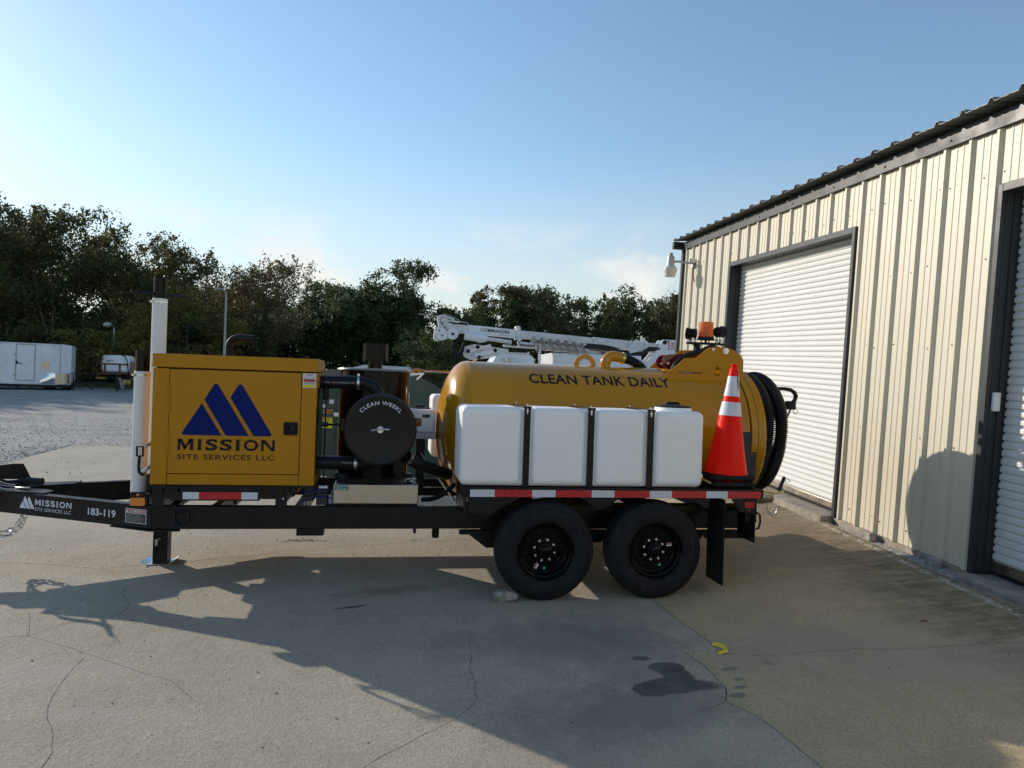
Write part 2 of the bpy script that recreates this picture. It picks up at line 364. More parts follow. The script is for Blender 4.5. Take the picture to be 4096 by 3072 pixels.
def copy_tree(o, parent=None):
    c = o.copy(); COL.objects.link(c); c.parent = parent
    for ch in [k for k in bpy.data.objects if k.parent == o]: copy_tree(ch, c)
    return c
def hexp(r, n=6, a0=0.): return [(r*math.cos(a0+2*math.pi*i/n), r*math.sin(a0+2*math.pi*i/n)) for i in range(n)]
def rrect(x0, x1, z0, z1, r, n=4):
    P = []
    for cx, cz, a in ((x1-r,z1-r,0),(x0+r,z1-r,90),(x0+r,z0+r,180),(x1-r,z0+r,270)):
        P += [(cx+r*math.cos(R(a+90*i/n)), cz+r*math.sin(R(a+90*i/n))) for i in range(n+1)]
    return P
_txt = {}
def glyphs(s, bold=0., spacing=1.):
    key = (s, bold, spacing)
    if key not in _txt:
        cu = bpy.data.curves.new('t', 'FONT'); cu.body = s; cu.offset = bold; cu.space_character = spacing; cu.resolution_u = 4
        o = bpy.data.objects.new('t', cu); COL.objects.link(o); dg = bpy.context.evaluated_depsgraph_get()
        me = bpy.data.meshes.new_from_object(o.evaluated_get(dg)); V = [tuple(v.co[:2]) for v in me.vertices]; Fc = [tuple(p.vertices) for p in me.polygons]
        bpy.data.objects.remove(o); bpy.data.curves.remove(cu); bpy.data.meshes.remove(me)
        xs = [v[0] for v in V]; ys = [v[1] for v in V]; x0, x1 = min(xs), max(xs); y0, y1 = min(ys), max(ys)
        _txt[key] = ([((a-x0)/(x1-x0), (b-y0)/(y1-y0)) for a, b in V], Fc)
    return _txt[key]
def text(name, s, fmap, mat, parent, bold=0., spacing=1., slices=0):
    V, Fc = glyphs(s, bold, spacing)
    if slices:
        bm = bmesh.new(); vv_ = [bm.verts.new((x,y,0)) for x, y in V]
        for f in Fc:
            try: bm.faces.new([vv_[i] for i in f])
            except ValueError: pass
        for k in range(1, slices): bmesh.ops.bisect_plane(bm, geom=bm.verts[:]+bm.edges[:]+bm.faces[:], plane_co=(0,k/slices,0), plane_no=(0,1,0))
        bm.verts.index_update(); V = [tuple(v.co[:2]) for v in bm.verts]; Fc = [tuple(v.index for v in f.verts) for f in bm.faces]; bm.free()
    b = MB(); b.add([fmap(x, y) for x, y in V], Fc)
    return b.build(name, mat, parent)
def flat(o, ex, ey, w, h):
    o = Vector(o); ex = Vector(ex).normalized()*w; ey = Vector(ey).normalized()*h
    return lambda x, y: o+ex*x+ey*y
X3, Y3, Z3 = Vector((1,0,0)), Vector((0,1,0)), Vector((0,0,1))
def gz(x, y): return .02*y+.083*min(max(x-.85,0),3.2)
# ------------------------------------------------------------------ setting: ground and slabs
def sheet(name, xs, ys, zf, mat):
    b = MB(); b.add([(x,y,zf(x,y)) for y in ys for x in xs], [(j*len(xs)+i, j*len(xs)+i+1, (j+1)*len(xs)+i+1, (j+1)*len(xs)+i) for j in range(len(ys)-1) for i in range(len(xs)-1)])
    return b.build(name, mat)
g_ = sheet('ground', [-2500,-60,-20,-8,.85,4.05,40,2500], [-400,-8,0,8,20,45,75,300,3500], lambda x, y: gz(x, min(y,75))-.03-(.0 if y > -300 else 0), GRAV)
tag(g_, 'grey crushed stone yard with wheel ruts stretching to the trees', kind='structure')
def slab(name, P, mat, label):
    T = geometry.tessellate_polygon([[Vector((a,b,0)) for a, b in P]]); n = len(P); b = MB(); Fc = []
    for q in T:
        a, c, d = q
        if (P[c][0]-P[a][0])*(P[d][1]-P[a][1])-(P[c][1]-P[a][1])*(P[d][0]-P[a][0]) < 0: a, d = d, a
        Fc.append((a,c,d))
    for i in range(n): Fc.append((i+n, (i+1) % n+n, (i+1) % n, i))
    b.add([(x,y,gz(x,y)) for x, y in P]+[(x,y,gz(x,y)-.08) for x, y in P], Fc)
    return tag(b.build(name, mat), label, kind='structure')
JN = [(.86,9.8),(.875,4),(.885,0),(.906,-.49),(.938,-.83),(.945,-1.06),(.70,-1.0),(.746,-1.243),(.735,-1.55),(.66,-1.70),(.752,-1.877),(.782,-2.14),(.80,-2.4),(.84,-4),(.9,-30)]
JP = []
for (a, b_), (c, d) in zip(JN, JN[1:]):
    m = 6
    for i in range(m):
        t = i/m; JP.append((a+(c-a)*t+(0 if i == 0 else random.uniform(-.004,.004)), b_+(d-b_)*t))
JP.append(JN[-1])
edge = [(-7.2,-30),(-7.22,7.3),(-7.38,8.3),(-7.34,9.0),(-7.28,9.6),(-6.9,9.78),(-6.75,9.77),(-6.2,9.72),(-3,9.85)]
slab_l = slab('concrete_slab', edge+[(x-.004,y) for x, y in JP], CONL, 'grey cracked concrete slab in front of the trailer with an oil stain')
slab_r = slab('concrete_slab', [(x+.004,y) for x, y in JP[::-1]]+[(.86,12.5),(5.8,12.5),(5.8,7.2),(3.95,5.6),(3.83,3.066),(3.57,1.673),(3.42,.437),(3.345,-.369),(3.34,-.927),(3.30,-3),(3.0,-30)], CONR, 'brownish concrete slab sloping up to the metal building')
def crack(pts, w, parent, jit=.35):
    P = [Vector((x,y,0)) for x, y in pts]
    for _ in range(3):                      # fractal wander
        Q = [P[0]]
        for a, c in zip(P, P[1:]):
            d = c-a; nn_ = Vector((-d.y,d.x,0)); Q += [(a+c)/2+nn_*random.uniform(-.10,.10)*jit, c]
        P = Q
    b = MB(); V = []; n = len(P)
    for i, p in enumerate(P):
        d = (P[min(i+1,n-1)]-P[max(i-1,0)]).normalized(); nn_ = Vector((-d.y,d.x,0)); ww = w*.62*random.uniform(.35,1.15)/2*(1 if 0 < i < n-1 else .2)
        for s_ in (-1,1):
            q = p+nn_*ww*s_; V.append((q.x,q.y,gz(q.x,q.y)+.0015))
    b.add(V, [(2*i,2*i+2,2*i+3,2*i+1) for i in range(n-1)]); return b.build('crack', CRACK, parent)
CK = [([(-4.9,1.36),(-4.442,1.276),(-3.996,1.207),(-3.794,1.121),(-3.566,1.048),(-3.287,1.167),(-2.983,1.196),(-2.82,1.322),(-2.561,1.393),(-2.3,1.512),(-2.12,1.601),(-1.715,1.736),(-1.22,1.852),(-.788,1.931),(-.307,2.032),(.4,2.16)],.008),
 ([(-3.205,.578),(-3.144,.314),(-3.041,.162),(-3.015,.023),(-3.052,-.148),(-3.174,-.111),(-3.303,-.253),(-3.438,-.451),(-3.586,-.462),(-4,-.5)],.006),
 ([(-3.438,-.451),(-3.533,-.218),(-3.661,.04)],.005),
 ([(-3.438,-.451),(-3.243,-.571),(-3.063,-.686),(-2.928,-.788),(-2.781,-.899),(-2.625,-1.016),(-2.382,-1.177),(-2.276,-1.318),(-2.194,-1.425)],.005),
 ([(-2.961,-.791),(-2.958,-.974),(-2.943,-1.115),(-2.902,-1.373),(-2.825,-1.583),(-2.731,-1.735),(-2.668,-1.891),(-2.651,-2.2)],.006),
 ([(-2.931,-.337),(-2.883,-.527),(-2.864,-.831)],.003), ([(-3.063,-.041),(-2.549,-.064),(-1.963,-.087)],.003),
 ([(-.64,-.56),(-.67,-.898),(-.709,-1.167),(-.712,-1.572)],.006), ([(-.712,-1.572),(-.835,-1.75),(-1.038,-1.921),(-1.228,-2.092),(-1.5,-2.4)],.006),
 ([(-.712,-1.572),(-.62,-1.632),(-.463,-1.709),(-.228,-1.84),(-.145,-1.888)],.004),
 ([(.648,-1.713),(.523,-1.777),(.388,-1.821),(.177,-1.898),(-.048,-1.938),(-.141,-1.999),(-.163,-2.082),(-.236,-2.267),(-.3,-2.5)],.007),
 ([(-.048,-1.938),(-.145,-1.888)],.005), ([(-3.566,1.048),(-3.426,.936),(-3.356,.783),(-3.142,.924),(-2.985,1.142)],.003), ([(-3.566,1.048),(-3.599,1.37),(-3.559,1.663)],.003),
 ([(.70,-1.0),(.5,-1.06)],.005)]
for p, w_ in CK: crack(p, w_, slab_l)
crack([(.945,-1.083),(1.137,-1.171),(1.351,-1.212),(1.533,-1.215),(1.696,-1.249),(1.749,-1.234),(1.981,-1.311),(2.15,-1.353),(2.5,-1.388),(2.824,-1.441),(3.2,-1.5)], .006, slab_r)
crack([(1.0,2.5),(3.102,2.524),(3.70,2.547)], .012, slab_r, .05)
# small loose stones lying on the concrete and at its gravel edge
def stones(name, pts, label, mat, parent=None):
    b = MB()
    for x, y, r in pts:
        z = gz(x,y); q = Vector((random.uniform(.7,1.3),random.uniform(.6,1.1),random.uniform(.4,.8)))*r; a = random.uniform(0,6.3); ca, sa = math.cos(a), math.sin(a)
        V = []
        for (px,py,pz) in ((-1,-.6,-.5),(.8,-.8,-.4),(1,.7,-.5),(-.7,.9,-.4),(-.5,-.3,.8),(.5,-.3,1),(.4,.5,.8),(-.5,.4,.9)):
            px *= q.x*random.uniform(.7,1.2); py *= q.y*random.uniform(.7,1.2); pz *= q.z
            V.append((x+px*ca-py*sa, y+px*sa+py*ca, z+pz+q.z*.4))
        b.add(V, [(0,3,2,1),(4,5,6,7),(0,1,5,4),(1,2,6,5),(2,3,7,6),(3,0,4,7)])
    return tag(b.build(name, mat, smooth=50), label, kind='stuff')
STONE = M('loose_stone', (.30,.28,.26), .9, .4, 30); DARKB = M('dark_debris', (.05,.042,.033), .95, .4, 30)
pp = []
for _ in range(420):
    x, y = random.uniform(-4.6,3.0), random.uniform(-2.4,1.9); pp.append((x,y,random.choice((.003,.003,.004,.004,.005,.008))))
for _ in range(110):
    t = random.randrange(len(JP)-8); pp.append((JP[t][0]+random.gauss(0,.03), JP[t][1]+random.gauss(0,.03), random.uniform(.003,.009)))
stones('pebbles', pp, 'pale pebbles scattered over the concrete', STONE)
pp = [(random.uniform(-6.5,2.6), random.uniform(-2.2,3.0), random.choice((.003,.004,.006))) for _ in range(300)]
pp += [(random.gauss(-5.3,.9), random.gauss(6.2,1.4), random.uniform(.005,.014)) for _ in range(70)]
pp += [(random.gauss(-2.05,.12), random.gauss(2.0,.05), random.uniform(.003,.008)) for _ in range(50)]
stones('debris', pp, 'dark crumbs of dirt scattered over the concrete', DARKB)
pp = []
for _ in range(3800):
    y = 7.0+abs(random.gauss(0,5.)); x = random.uniform(-13-y*.3,-2)
    if x > -7.35 and y < 9.8: x = -7.35-random.random()**2*4
    pp.append((x, y, random.uniform(.007,.022)))
stones('gravel', pp, 'loose crushed stone at the edge of the concrete', M('gravel_stone', (.34,.32,.30), .95, .45, 9))

# ------------------------------------------------------------------ metal building
wv = Vector((.04269857,.99818054,.04257283)).normalized(); uv = Vector((.01758273,-.0423677,.99894736)); uv = (uv-wv*uv.dot(wv)).normalized(); nv = uv.cross(wv)
MBm = Matrix(((-wv.x,-nv.x,uv.x,3.612),(-wv.y,-nv.y,uv.y,-.177),(-wv.z,-nv.z,uv.z,.231),(0,0,0,1)))
bld = thing('metal_building', 'cream ribbed metal workshop with two white roll up doors', 'building', baked=False, mat=MBm)
XL, XR, ZE = -7.30, 6.6, 3.74
D1 = (-5.164,-2.026,3.146); D2 = (.022,3.15,3.15)
PITCH = .305; PH = -.39
def rib_h(x, h=.032):
    t = (x-PH) % PITCH; t = min(t, PITCH-t)           # distance to a major rib
    m = abs(((x-PH) % PITCH)-PITCH*.37); m2 = abs(((x-PH) % PITCH)-PITCH*.63)
    y = 0.
    if t < .034: y = h*min(1, (.034-t)/.020)
    for q in (m, m2):
        if q < .017: y = max(y, .005*min(1, (.017-q)/.008))
    return y
def ribbed(x0, x1, h=.032):
    xs = {x0, x1}; k0 = int((x0-PH)//PITCH)-1
    for k in range(k0, k0+int((x1-x0)/PITCH)+4):
        c = PH+k*PITCH
        for d in (-.034,-.014,.014,.034): xs.add(c+d)
        for mm in (.37,.63):
            for d in (-.017,-.009,.009,.017): xs.add(c+PITCH*mm+d)
    return sorted(x for x in xs if x0 <= x <= x1)
def wall_panel(x0, x1, z0, z1):
    xs = ribbed(x0, x1); b = MB(); V = []
    for x in xs: V += [(x,-rib_h(x),z0),(x,-rib_h(x),z1)]
    b.add(V, [(2*i,2*i+2,2*i+3,2*i+1) for i in range(len(xs)-1)])
    return b.build('wall_panel', WALLM, bld, smooth=12)
cuts = {XL, XR, D1[0]-.05, D1[1]+.05, D2[0]-.03, D2[1]+.05}
k = -8
while True:
    x = PH+PITCH*.5+k*3*PITCH
    if x > XR: break
    if XL < x: cuts.add(x)
    k += 1
cuts = sorted(cuts)
for a, b_ in zip(cuts, cuts[1:]):
    if b_-a < .02: continue
    mid = (a+b_)/2; z0 = 0
    if D1[0]-.05 < mid < D1[1]+.05: z0 = D1[2]+.07
    if D2[0]-.03 < mid < D2[1]+.05: z0 = D2[2]+.07
    wall_panel(a, b_, z0, ZE)
# screws: hexagon heads with washers in rows across the sheets
sb = MB()
for zz_ in (.16, 1.02, 1.9, 2.62, 3.35):
    k = -24
    while PH+k*PITCH < 3.3:
        x = PH+k*PITCH+PITCH*random.choice((.2,.5,.8)) ; k += 1
        if x < XL+.05 or D1[0]-.08 < x < D1[1]+.08 and zz_ < D1[2]+.1 or x > D2[0]-.05 and zz_ < D2[2]+.1 or random.random() < .22: continue
        z = zz_+random.uniform(-.03,.03); y = -rib_h(x)
        sb.cyl((x,y,z),(x,y-.003,z),.009,8); sb.cyl((x,y-.003,z),(x,y-.009,z),.0055,6)
scr = sb.build('screws', M('weathered_screw', (.22,.20,.17), .5, .2, 40, metal=.5), bld); tag(scr, None, kind='stuff')
fl = MB().box(XL-.01, XR, -.045, .03, ZE-.055, ZE+.085)           # eave flashing
fl.build('eave_trim', TRIM, bld, .004)
for i in range(15):
    x = XL+.25+i*.92
    if x < 4: MB().cyl((x,-.045,ZE+.0),(x,-.054,ZE+.0),.010,6).build('screw', BLKM, bld)
# roof: ribbed sheets running away from the eave
k = -8; rx = [XL-.06]
while PH+.09+PITCH*.5+k*3*PITCH < XR: 
    x = PH+.09+PITCH*.5+k*3*PITCH
    if x > XL: rx.append(x)
    k += 1
rx.append(XR)
def roof_y(y): return ZE+.118+(y+.2)*.085
for a, b_ in zip(rx, rx[1:]):
    xs = ribbed(a-.09, b_-.09); b = MB(); V = []
    for x in xs:
        for y in (-.20, 7.): V.append((x+.09, y, roof_y(y)+rib_h(x,.036)))
    n = len(xs); b.add(V, [(2*i,2*i+2,2*i+3,2*i+1) for i in range(n-1)])
    V = []
    for x in xs:
        for y in (-.20, 7.): V.append((x+.09, y, roof_y(y)-.004+rib_h(x,.036)))
    b.add(V, [(2*i+1,2*i+3,2*i+2,2*i) for i in range(n-1)]); q = 2*n
    b.f += [(2*i+q,2*i+2+q,2*i+2,2*i) for i in range(n-1)]
    b.build('roof_panel', ROOF, bld, smooth=12)
MB().box(XL-.09, XL-.0, -.205, 7.0, ZE-.03, ZE+.10).build('rake_trim', TRIM, bld, .004)
MB().box(XL-.012, XL+.07, -.05, .03, 0, ZE-.056).box(XL-.06, XL-.012, -.02, .12, 0, ZE-.056).build('corner_trim', TRIM, bld, .003)
MB().box(XL-.01, XL+.02, .03, 7., 0, ZE+.1).box(XR-.02, XR, .0, 7., 0, ZE+.1).box(XL, XR, 6.96, 7., 0, ZE+.6).build('rear_walls', WALLM, bld)
MB().box(XL-.02, XR, -.02, 7., -.45, -.004).build('footing', SLABE, bld, .01)
for D_ in (D1, D2): MB().box(D_[0], D_[1], -.16, .0, -.40, .004).build('door_sill', SLABE, bld, .012)
def curtain_slat():
    H = .0665; pr = [(0,.004),(.006,.004),(.010,-.003),(.018,-.012),(.030,-.014),(.036,-.011),(.042,-.014),(.054,-.011),(.060,-.002),(.0665,.004)]
    return H, pr
def roll_door(D):
    x0, x1, zt = D; rec = .155
    d = MB().box(x0-.006, x1+.006, rec+.02, rec+.045, .02, zt+.12).build('roll_up_door', DOORM, bld)
    H, pr = curtain_slat(); L = x1-x0; b = MB(); V = []
    for z, y in pr: V += [(x0+.004,y,z),(x1-.004,y,z)]
    b.add(V, [(2*i,2*i+1,2*i+3,2*i+2) for i in range(len(pr)-1)])
    s0 = b.build('slat', DOORM, d, smooth=25); n = int((zt+.05-.12)/H)
    for i in range(n):
        s_ = s0 if i == 0 else s0.copy()
        if i: COL.objects.link(s_)
        s_.parent = d; s_.location = (0, rec, .115+i*H)
    MB().box(x0+.005, x1-.005, rec-.018, rec+.015, .035, .112).build('bottom_bar', ALU, d, .004)
    MB().cyl((x0+.01,rec,.018),(x1-.01,rec,.018),.016,8).build('rubber_seal', RUB, d)
    for i in range(7):
        x = x0+.2+i*.45; MB().cyl((x,rec-.018,.075),(x,rec-.024,.075),.008,6).build('bolt', ZINC, d)
    # frame: flat trim on the wall face, deep dark reveals
    fr = MB().box(x0, x1, -.040, .0, zt+.001, zt+.068).build('door_frame', TRIM, bld, .003)
    for xa in (x0-.052, x1+.001): MB().box(xa, xa+.051, -.040, .0, 0, zt+.068).build('jamb_trim', TRIM, fr, .003)
    MB().box(x0-.03, x0, .001, rec+.06, 0, zt).build('reveal', TRIM, fr); MB().box(x1, x1+.03, .001, rec+.06, 0, zt).build('reveal', TRIM, fr); MB().box(x0, x1, .001, rec+.06, zt+.002, zt+.03).build('reveal', TRIM, fr)
    for xa in (x0, x1-.012): MB().box(xa, xa+.012, .07, .11, .0, zt).build('guide_rail', TRIM, fr, .002)
roll_door(D1); roll_door(D2)
kp = MB().box(.022,.052,.012,.075,1.36,1.515); kp.build('keypad_box', LWHT, bld, .006)
# security light on an arm by the corner
sl = MB(); lx, lz, ly = -6.85, 3.33, -.40
sl.tube([(-6.74,-.03,lz+.06),(-6.74,-.14,lz+.06),(-6.78,-.28,lz+.075),(lx,ly,lz+.075)], .020, 10).box(-6.79,-6.69,-.045,-.03,lz-.02,lz+.14)
lamp = sl.build('security_light', GREYP, bld)
MB().lathe([(.075,.0),(.070,.02),(.066,.12),(.058,.17),(.03,.185),(0,.187)], (lx,ly,lz), (0,0,1), 20).build('housing', GREYP, lamp)
MB().cyl((lx,ly,lz+.18),(lx,ly,lz+.225),.028,14).build('photocell', TANW, lamp)
MB().lathe([(.088,-.19),(.094,-.185),(.115,-.10),(.12,-.06),(.118,-.035),(.10,-.028),(.08,.0)], (lx,ly,lz), (0,0,1), 28, mod=lambda r, j, i: r*(1-.018*(i % 2)) if 3 < j < 6 else r).build('refractor', LENSW, lamp)
MB().tube([(-6.70,-.04,lz+.03),(-6.66,-.05,lz-.15),(-6.62,-.03,lz-.28)], .008, 8).build('cable', BLKM, lamp)
MB().cyl((-6.60,-.14,lz+.09),(-6.60,-.05,lz+.09),.03,14).cyl((-6.60,-.05,lz+.09),(-6.60,-.03,lz+.09),.035,14).build('camera_housing', PAINTW, bld)
MB().cyl((-6.60,-.143,lz+.09),(-6.60,-.140,lz+.09),.022,14).build('camera_lens', BLKG, bld)
for x, z, w_ in ((-.42,-.02,.14),(-1.3,-.03,.10)): MB().box(x,x+w_,-.12,-.05,-.06,.02).build('broken_block', ROCK, bld, .01)
# ------------------------------------------------------------------ vacuum trailer
YC = 1.33
vt = thing('vacuum_trailer', 'black tandem axle vacuum trailer with yellow tank, engine housing and white water tanks', 'trailer', (0,0,0))
# --- chassis
def channel(b, a, c, zlo, zhi, w, inward):
    """C-section rail from a to c (xy), open side towards inward (xy)"""
    a = Vector((*a,0)); c = Vector((*c,0)); n = Vector((*inward,0)).normalized(); t = .010
    P = [(0,zlo),(w,zlo),(w,zlo+t),(t,zlo+t),(t,zhi-t),(w,zhi-t),(w,zhi),(0,zhi)]
    V = [a+n*p+Z3*q for p, q in P]+[c+n*p+Z3*q for p, q in P]; m = len(P)
    Fc = [(i,(i+1) % m,(i+1) % m+m,i+m) for i in range(m)]
    s = (c-a).cross(Z3).dot(n)
    if s > 0: Fc = [f[::-1] for f in Fc]
    b.add(V, Fc); return b
for y, iy in ((.45,1),(2.21,-1)):
    b = channel(MB(), (-3.0,y), (1.9,y), .478, .655, .075, (0,iy)); b.build('main_beam', BLK, vt, .004)
    e_ = (-4.62, YC-.06*iy); b = channel(MB(), e_, (-3.003,y-.002*iy), .478, .655, .075, (.44,iy*.9)); b.build('tongue_beam', BLK, vt, .004)
for x in (-2.6,-1.95,-1.2,-.45,.45,1.2,1.86):
    MB().box(x-.03,x+.03,.462,2.198,.50,.62).build('cross_member', BLK, vt, .003)
MB().box(-3.08,-3.05,.53,2.13,.488,.735).build('front_panel', BLK, vt, .003)
MB().plate([(-3.02,.44),(-2.79,.44),(-2.83,.60),(-3.3,.72),(-3.36,.63)], (0,0,.462), X3, Y3, .012).build('gusset_plate', BLK, vt); MB().plate([(-3.02,2.22),(-3.36,2.03),(-3.3,1.94),(-2.83,2.06),(-2.79,2.22)], (0,0,.462), X3, Y3, .012).build('gusset_plate', BLK, vt); MB().box(-3.2,-3.11,1.1,1.5,.50,.60).build('jack_mount', BLK, vt)
MB().plate([(-4.78,YC-.11),(-4.2,YC-.28),(-3.98,YC-.36),(-3.98,YC-.2),(-4.3,YC),(-3.98,YC+.2),(-3.98,YC+.36),(-4.2,YC+.28),(-4.78,YC+.11)], (0,0,.657), X3, Y3, .010).build('tongue_plate', BLK, vt, .003)
MB().box(-4.95,-4.60,YC-.06,YC+.06,.50,.64).box(-5.2,-4.9,YC-.045,YC+.045,.54,.60).build('coupler', BLK, vt, .008)
MB().plate([(-4.75,.70),(-4.75,.80),(-4.56,.825),(-4.48,.838),(-4.40,.837),(-4.33,.70)], (0,YC+.20,0), X3, Z3, .008).box(-4.75,-4.33,YC-.0,YC+.19,.669,.676).build('chain_tray', BLK, vt, .002)
# plug, breakaway wire and hook lying on the tongue plate
MB().cyl((-4.30,1.36,.706),(-4.165,1.345,.706),.034,18).cyl((-4.36,1.37,.706),(-4.30,1.36,.706),.022,14).tube([(-4.36,1.37,.706),(-4.45,1.36,.70),(-4.52,1.30,.74),(-4.57,1.24,.83),(-4.62,1.22,.90)], .013, 8).build('plug_cable', BLKM, vt)
t = MB(); t.tube([(-4.60,1.25,.88),(-4.53,1.23,.80),(-4.48,1.2,.74),(-4.44,1.2,.69),(-4.39,1.16,.675),(-4.32,1.13,.672),(-4.27,1.17,.672),(-4.30,1.24,.675),(-4.38,1.28,.675),(-4.45,1.25,.69)], .003, 6)
t.tube([(-4.62,1.18,.95),(-4.55,1.2,.83),(-4.50,1.22,.75),(-4.41,1.26,.70),(-4.33,1.25,.69)], .003, 6); t.build('breakaway_cable', LWHT, vt)
MB().tube([(-4.60,1.10,.64),(-4.55,1.11,.68),(-4.50,1.13,.71),(-4.455,1.14,.745),(-4.44,1.14,.765),(-4.455,1.14,.775),(-4.485,1.14,.768)], [.018,.02,.02,.02,.018,.016,.013], 10).build('safety_hook', CHROME, vt)
MB().beam((-4.31,1.22,.675),(-4.17,1.13,.685),.03,.012).build('latch_strip', ZINC, vt, .003)
# safety chains: every link
def link_mesh():
    b = MB(); P = []
    for i in range(16):
        a = 2*math.pi*i/16; P.append((.0185*math.cos(a)+(.011 if math.cos(a) > 0 else -.011), .014*math.sin(a), 0))
    b.tube(P, .0052, 7, closed=True); return b
def chain(pts, name='safety_chain', scale=1., mat=CHROME, parent=vt):
    P = [Vector(p) for p in pts]; dense = []
    for i in range(len(P)-1):
        p0 = P[max(i-1,0)]; p1 = P[i]; p2 = P[i+1]; p3 = P[min(i+2,len(P)-1)]
        for k in range(24):
            t_ = k/24; dense.append(.5*((2*p1)+(-p0+p2)*t_+(2*p0-5*p1+4*p2-p3)*t_*t_+(-p0+3*p1-3*p2+p3)*t_**3))
    dense.append(P[-1]); step = .044*scale; out_ = [dense[0]]; acc = 0
    for a, c in zip(dense, dense[1:]):
        acc += (c-a).length
        if acc >= step: out_.append(c); acc = 0
    root = None; proto = None
    e_ = bpy.data.objects.new(name, None); COL.objects.link(e_); attach(e_, parent)
    if parent is vt: e_.location = (0,0,0)
    for i, (a, c) in enumerate(zip(out_, out_[1:])):
        if proto is None: proto = link_mesh().build('link', mat, e_); o = proto
        else: o = proto.copy(); COL.objects.link(o); o.parent = e_
        d = (c-a).normalized(); u, w_, _ = frame(d); u, w_ = (u, w_) if i % 2 == 0 else ((u+w_).normalized()*1., (w_-u).normalized())
        if i % 2: u, w_ = w_, -u
        m = Matrix(((d.x,u.x,w_.x,0),(d.y,u.y,w_.y,0),(d.z,u.z,w_.z,0),(0,0,0,1))); o.matrix_local = Matrix.Translation((a+c)/2) @ m @ Matrix.Scale(scale*1.12, 4)
chain([(-4.60,1.12,.63),(-4.53,1.10,.52),(-4.49,1.09,.42),(-4.46,1.10,.34),(-4.40,1.13,.285),(-4.33,1.18,.28),(-4.27,1.20,.33),(-4.23,1.18,.40),(-4.20,1.16,.47)])
chain([(-4.62,1.30,.48),(-4.56,1.28,.36),(-4.48,1.27,.30),(-4.40,1.27,.295),(-4.33,1.28,.33),(-4.29,1.27,.40),(-4.26,1.25,.475)])
# jack with drop foot
jk = MB().box(-3.215,-3.095,1.20,1.32,.002,.478); jk = jk.build('jack', BLK, vt, .006)
f = MB(); f.plate([(-.085,-.11),(.085,-.11),(.085,.11),(-.085,.11)], (-3.155,1.25,.026), X3, Y3, .006)
f.beam((-3.24,1.25,.029),(-3.285,1.25,.058),.22,.006).beam((-3.07,1.25,.029),(-3.022,1.25,.062),.22,.006); f.build('foot_plate', ZINC, jk)
MB().tube([(-3.175,1.17,.19),(-3.175,1.165,.235),(-3.165,1.185,.245),(-3.15,1.20,.24)], .011, 8).cyl((-3.225,1.26,.20),(-3.085,1.26,.20),.012,8).build('pull_pin', CHROME, jk)
h = MB()
for z in (.145,.055): h.cyl((-3.155,1.2005,z),(-3.155,1.197,z),.0135,12)
h.build('pin_holes', RUB, jk)
MB().ring((-3.155,1.26,.16),(-3.155,1.26,.21),.09,.072,4).build('collar', BLK, jk) if False else None
# lashing ring on the main beam
r_ = MB(); P = [(-2.832,.437,.618),(-2.737,.437,.618)]+[(-2.7845+.052*math.cos(R(a)), .432-.006*math.sin(R(-a)), .565+.050*math.sin(R(a))) for a in range(0,-181,-15)]
r_.tube([P[0],P[1]], .010, 8).tube([P[1]]+P[2:]+[P[0]], .0085, 8); r_.build('lashing_ring', BLK, vt)
MB().box(-2.83,-2.74,.436,.449,.607,.632).build('ring_clip', BLK, vt, .003)
# side step plate, stub pipe and small brackets under the rail
MB().box(-1.93,-1.72,.46,.60,.422,.477).build('step_bracket', BLK, vt, .003)
MB().box(-1.008,-.985,.5,.7,.43,.477).build('hanger_plate', BLK, vt)
MB().cyl((-.80,.9,.31),(-.80,.9,.50),.031,14).ring((-.80,.9,.345),(-.80,.9,.36),.034,.03,14).build('drain_stub', BLKM, vt)
# --- lettering on the tongue
TO = Vector((-3.0,.4275,0)); TE = Vector((1.617,-.882,0)); TE.z = 0; TE = Vector((-3.003+4.62, .45-(YC-.06), 0)).normalized(); TNn = TE.cross(Z3)
TO = Vector((-3.003,.45,0))+TNn*.0018
def emblem(parent, mp_, mat, name='emblem_stripe'):
    # three leaning peaks in unit square
    A = [[(0.,.0),(.44,.0),(.211,.613)],[(.485,.0),(.744,.0),(.362,1.0),(.326,.98),(.238,.682)],[(.794,.0),(1.,.0),(.632,1.0),(.596,.98),(.523,.735)]]
    A[0] = [(.018,0),(.44,0),(.2106,.613),(.0,.035)]
    A[1] = [(.485,0),(.744,0),(.385,.975),(.362,1.0),(.338,.975),(.238,.682)]
    A[2] = [(.794,0),(.982,0),(1.0,.035),(.655,.975),(.632,1.0),(.608,.975),(.523,.735)]
    for P in A:
        b = MB(); b.add([mp_(x,y) for x, y in P], [tuple(range(len(P)))]); b.build(name, mat, parent)
def tmap(a0, a1, z0, z1): return lambda x, y: TO+TE*(a0+(a1-a0)*x)+Z3*(z0+(z1-z0)*y)
tl = vt
emblem(vt, tmap(-1.345,-1.185,.533,.631), LWHITE)
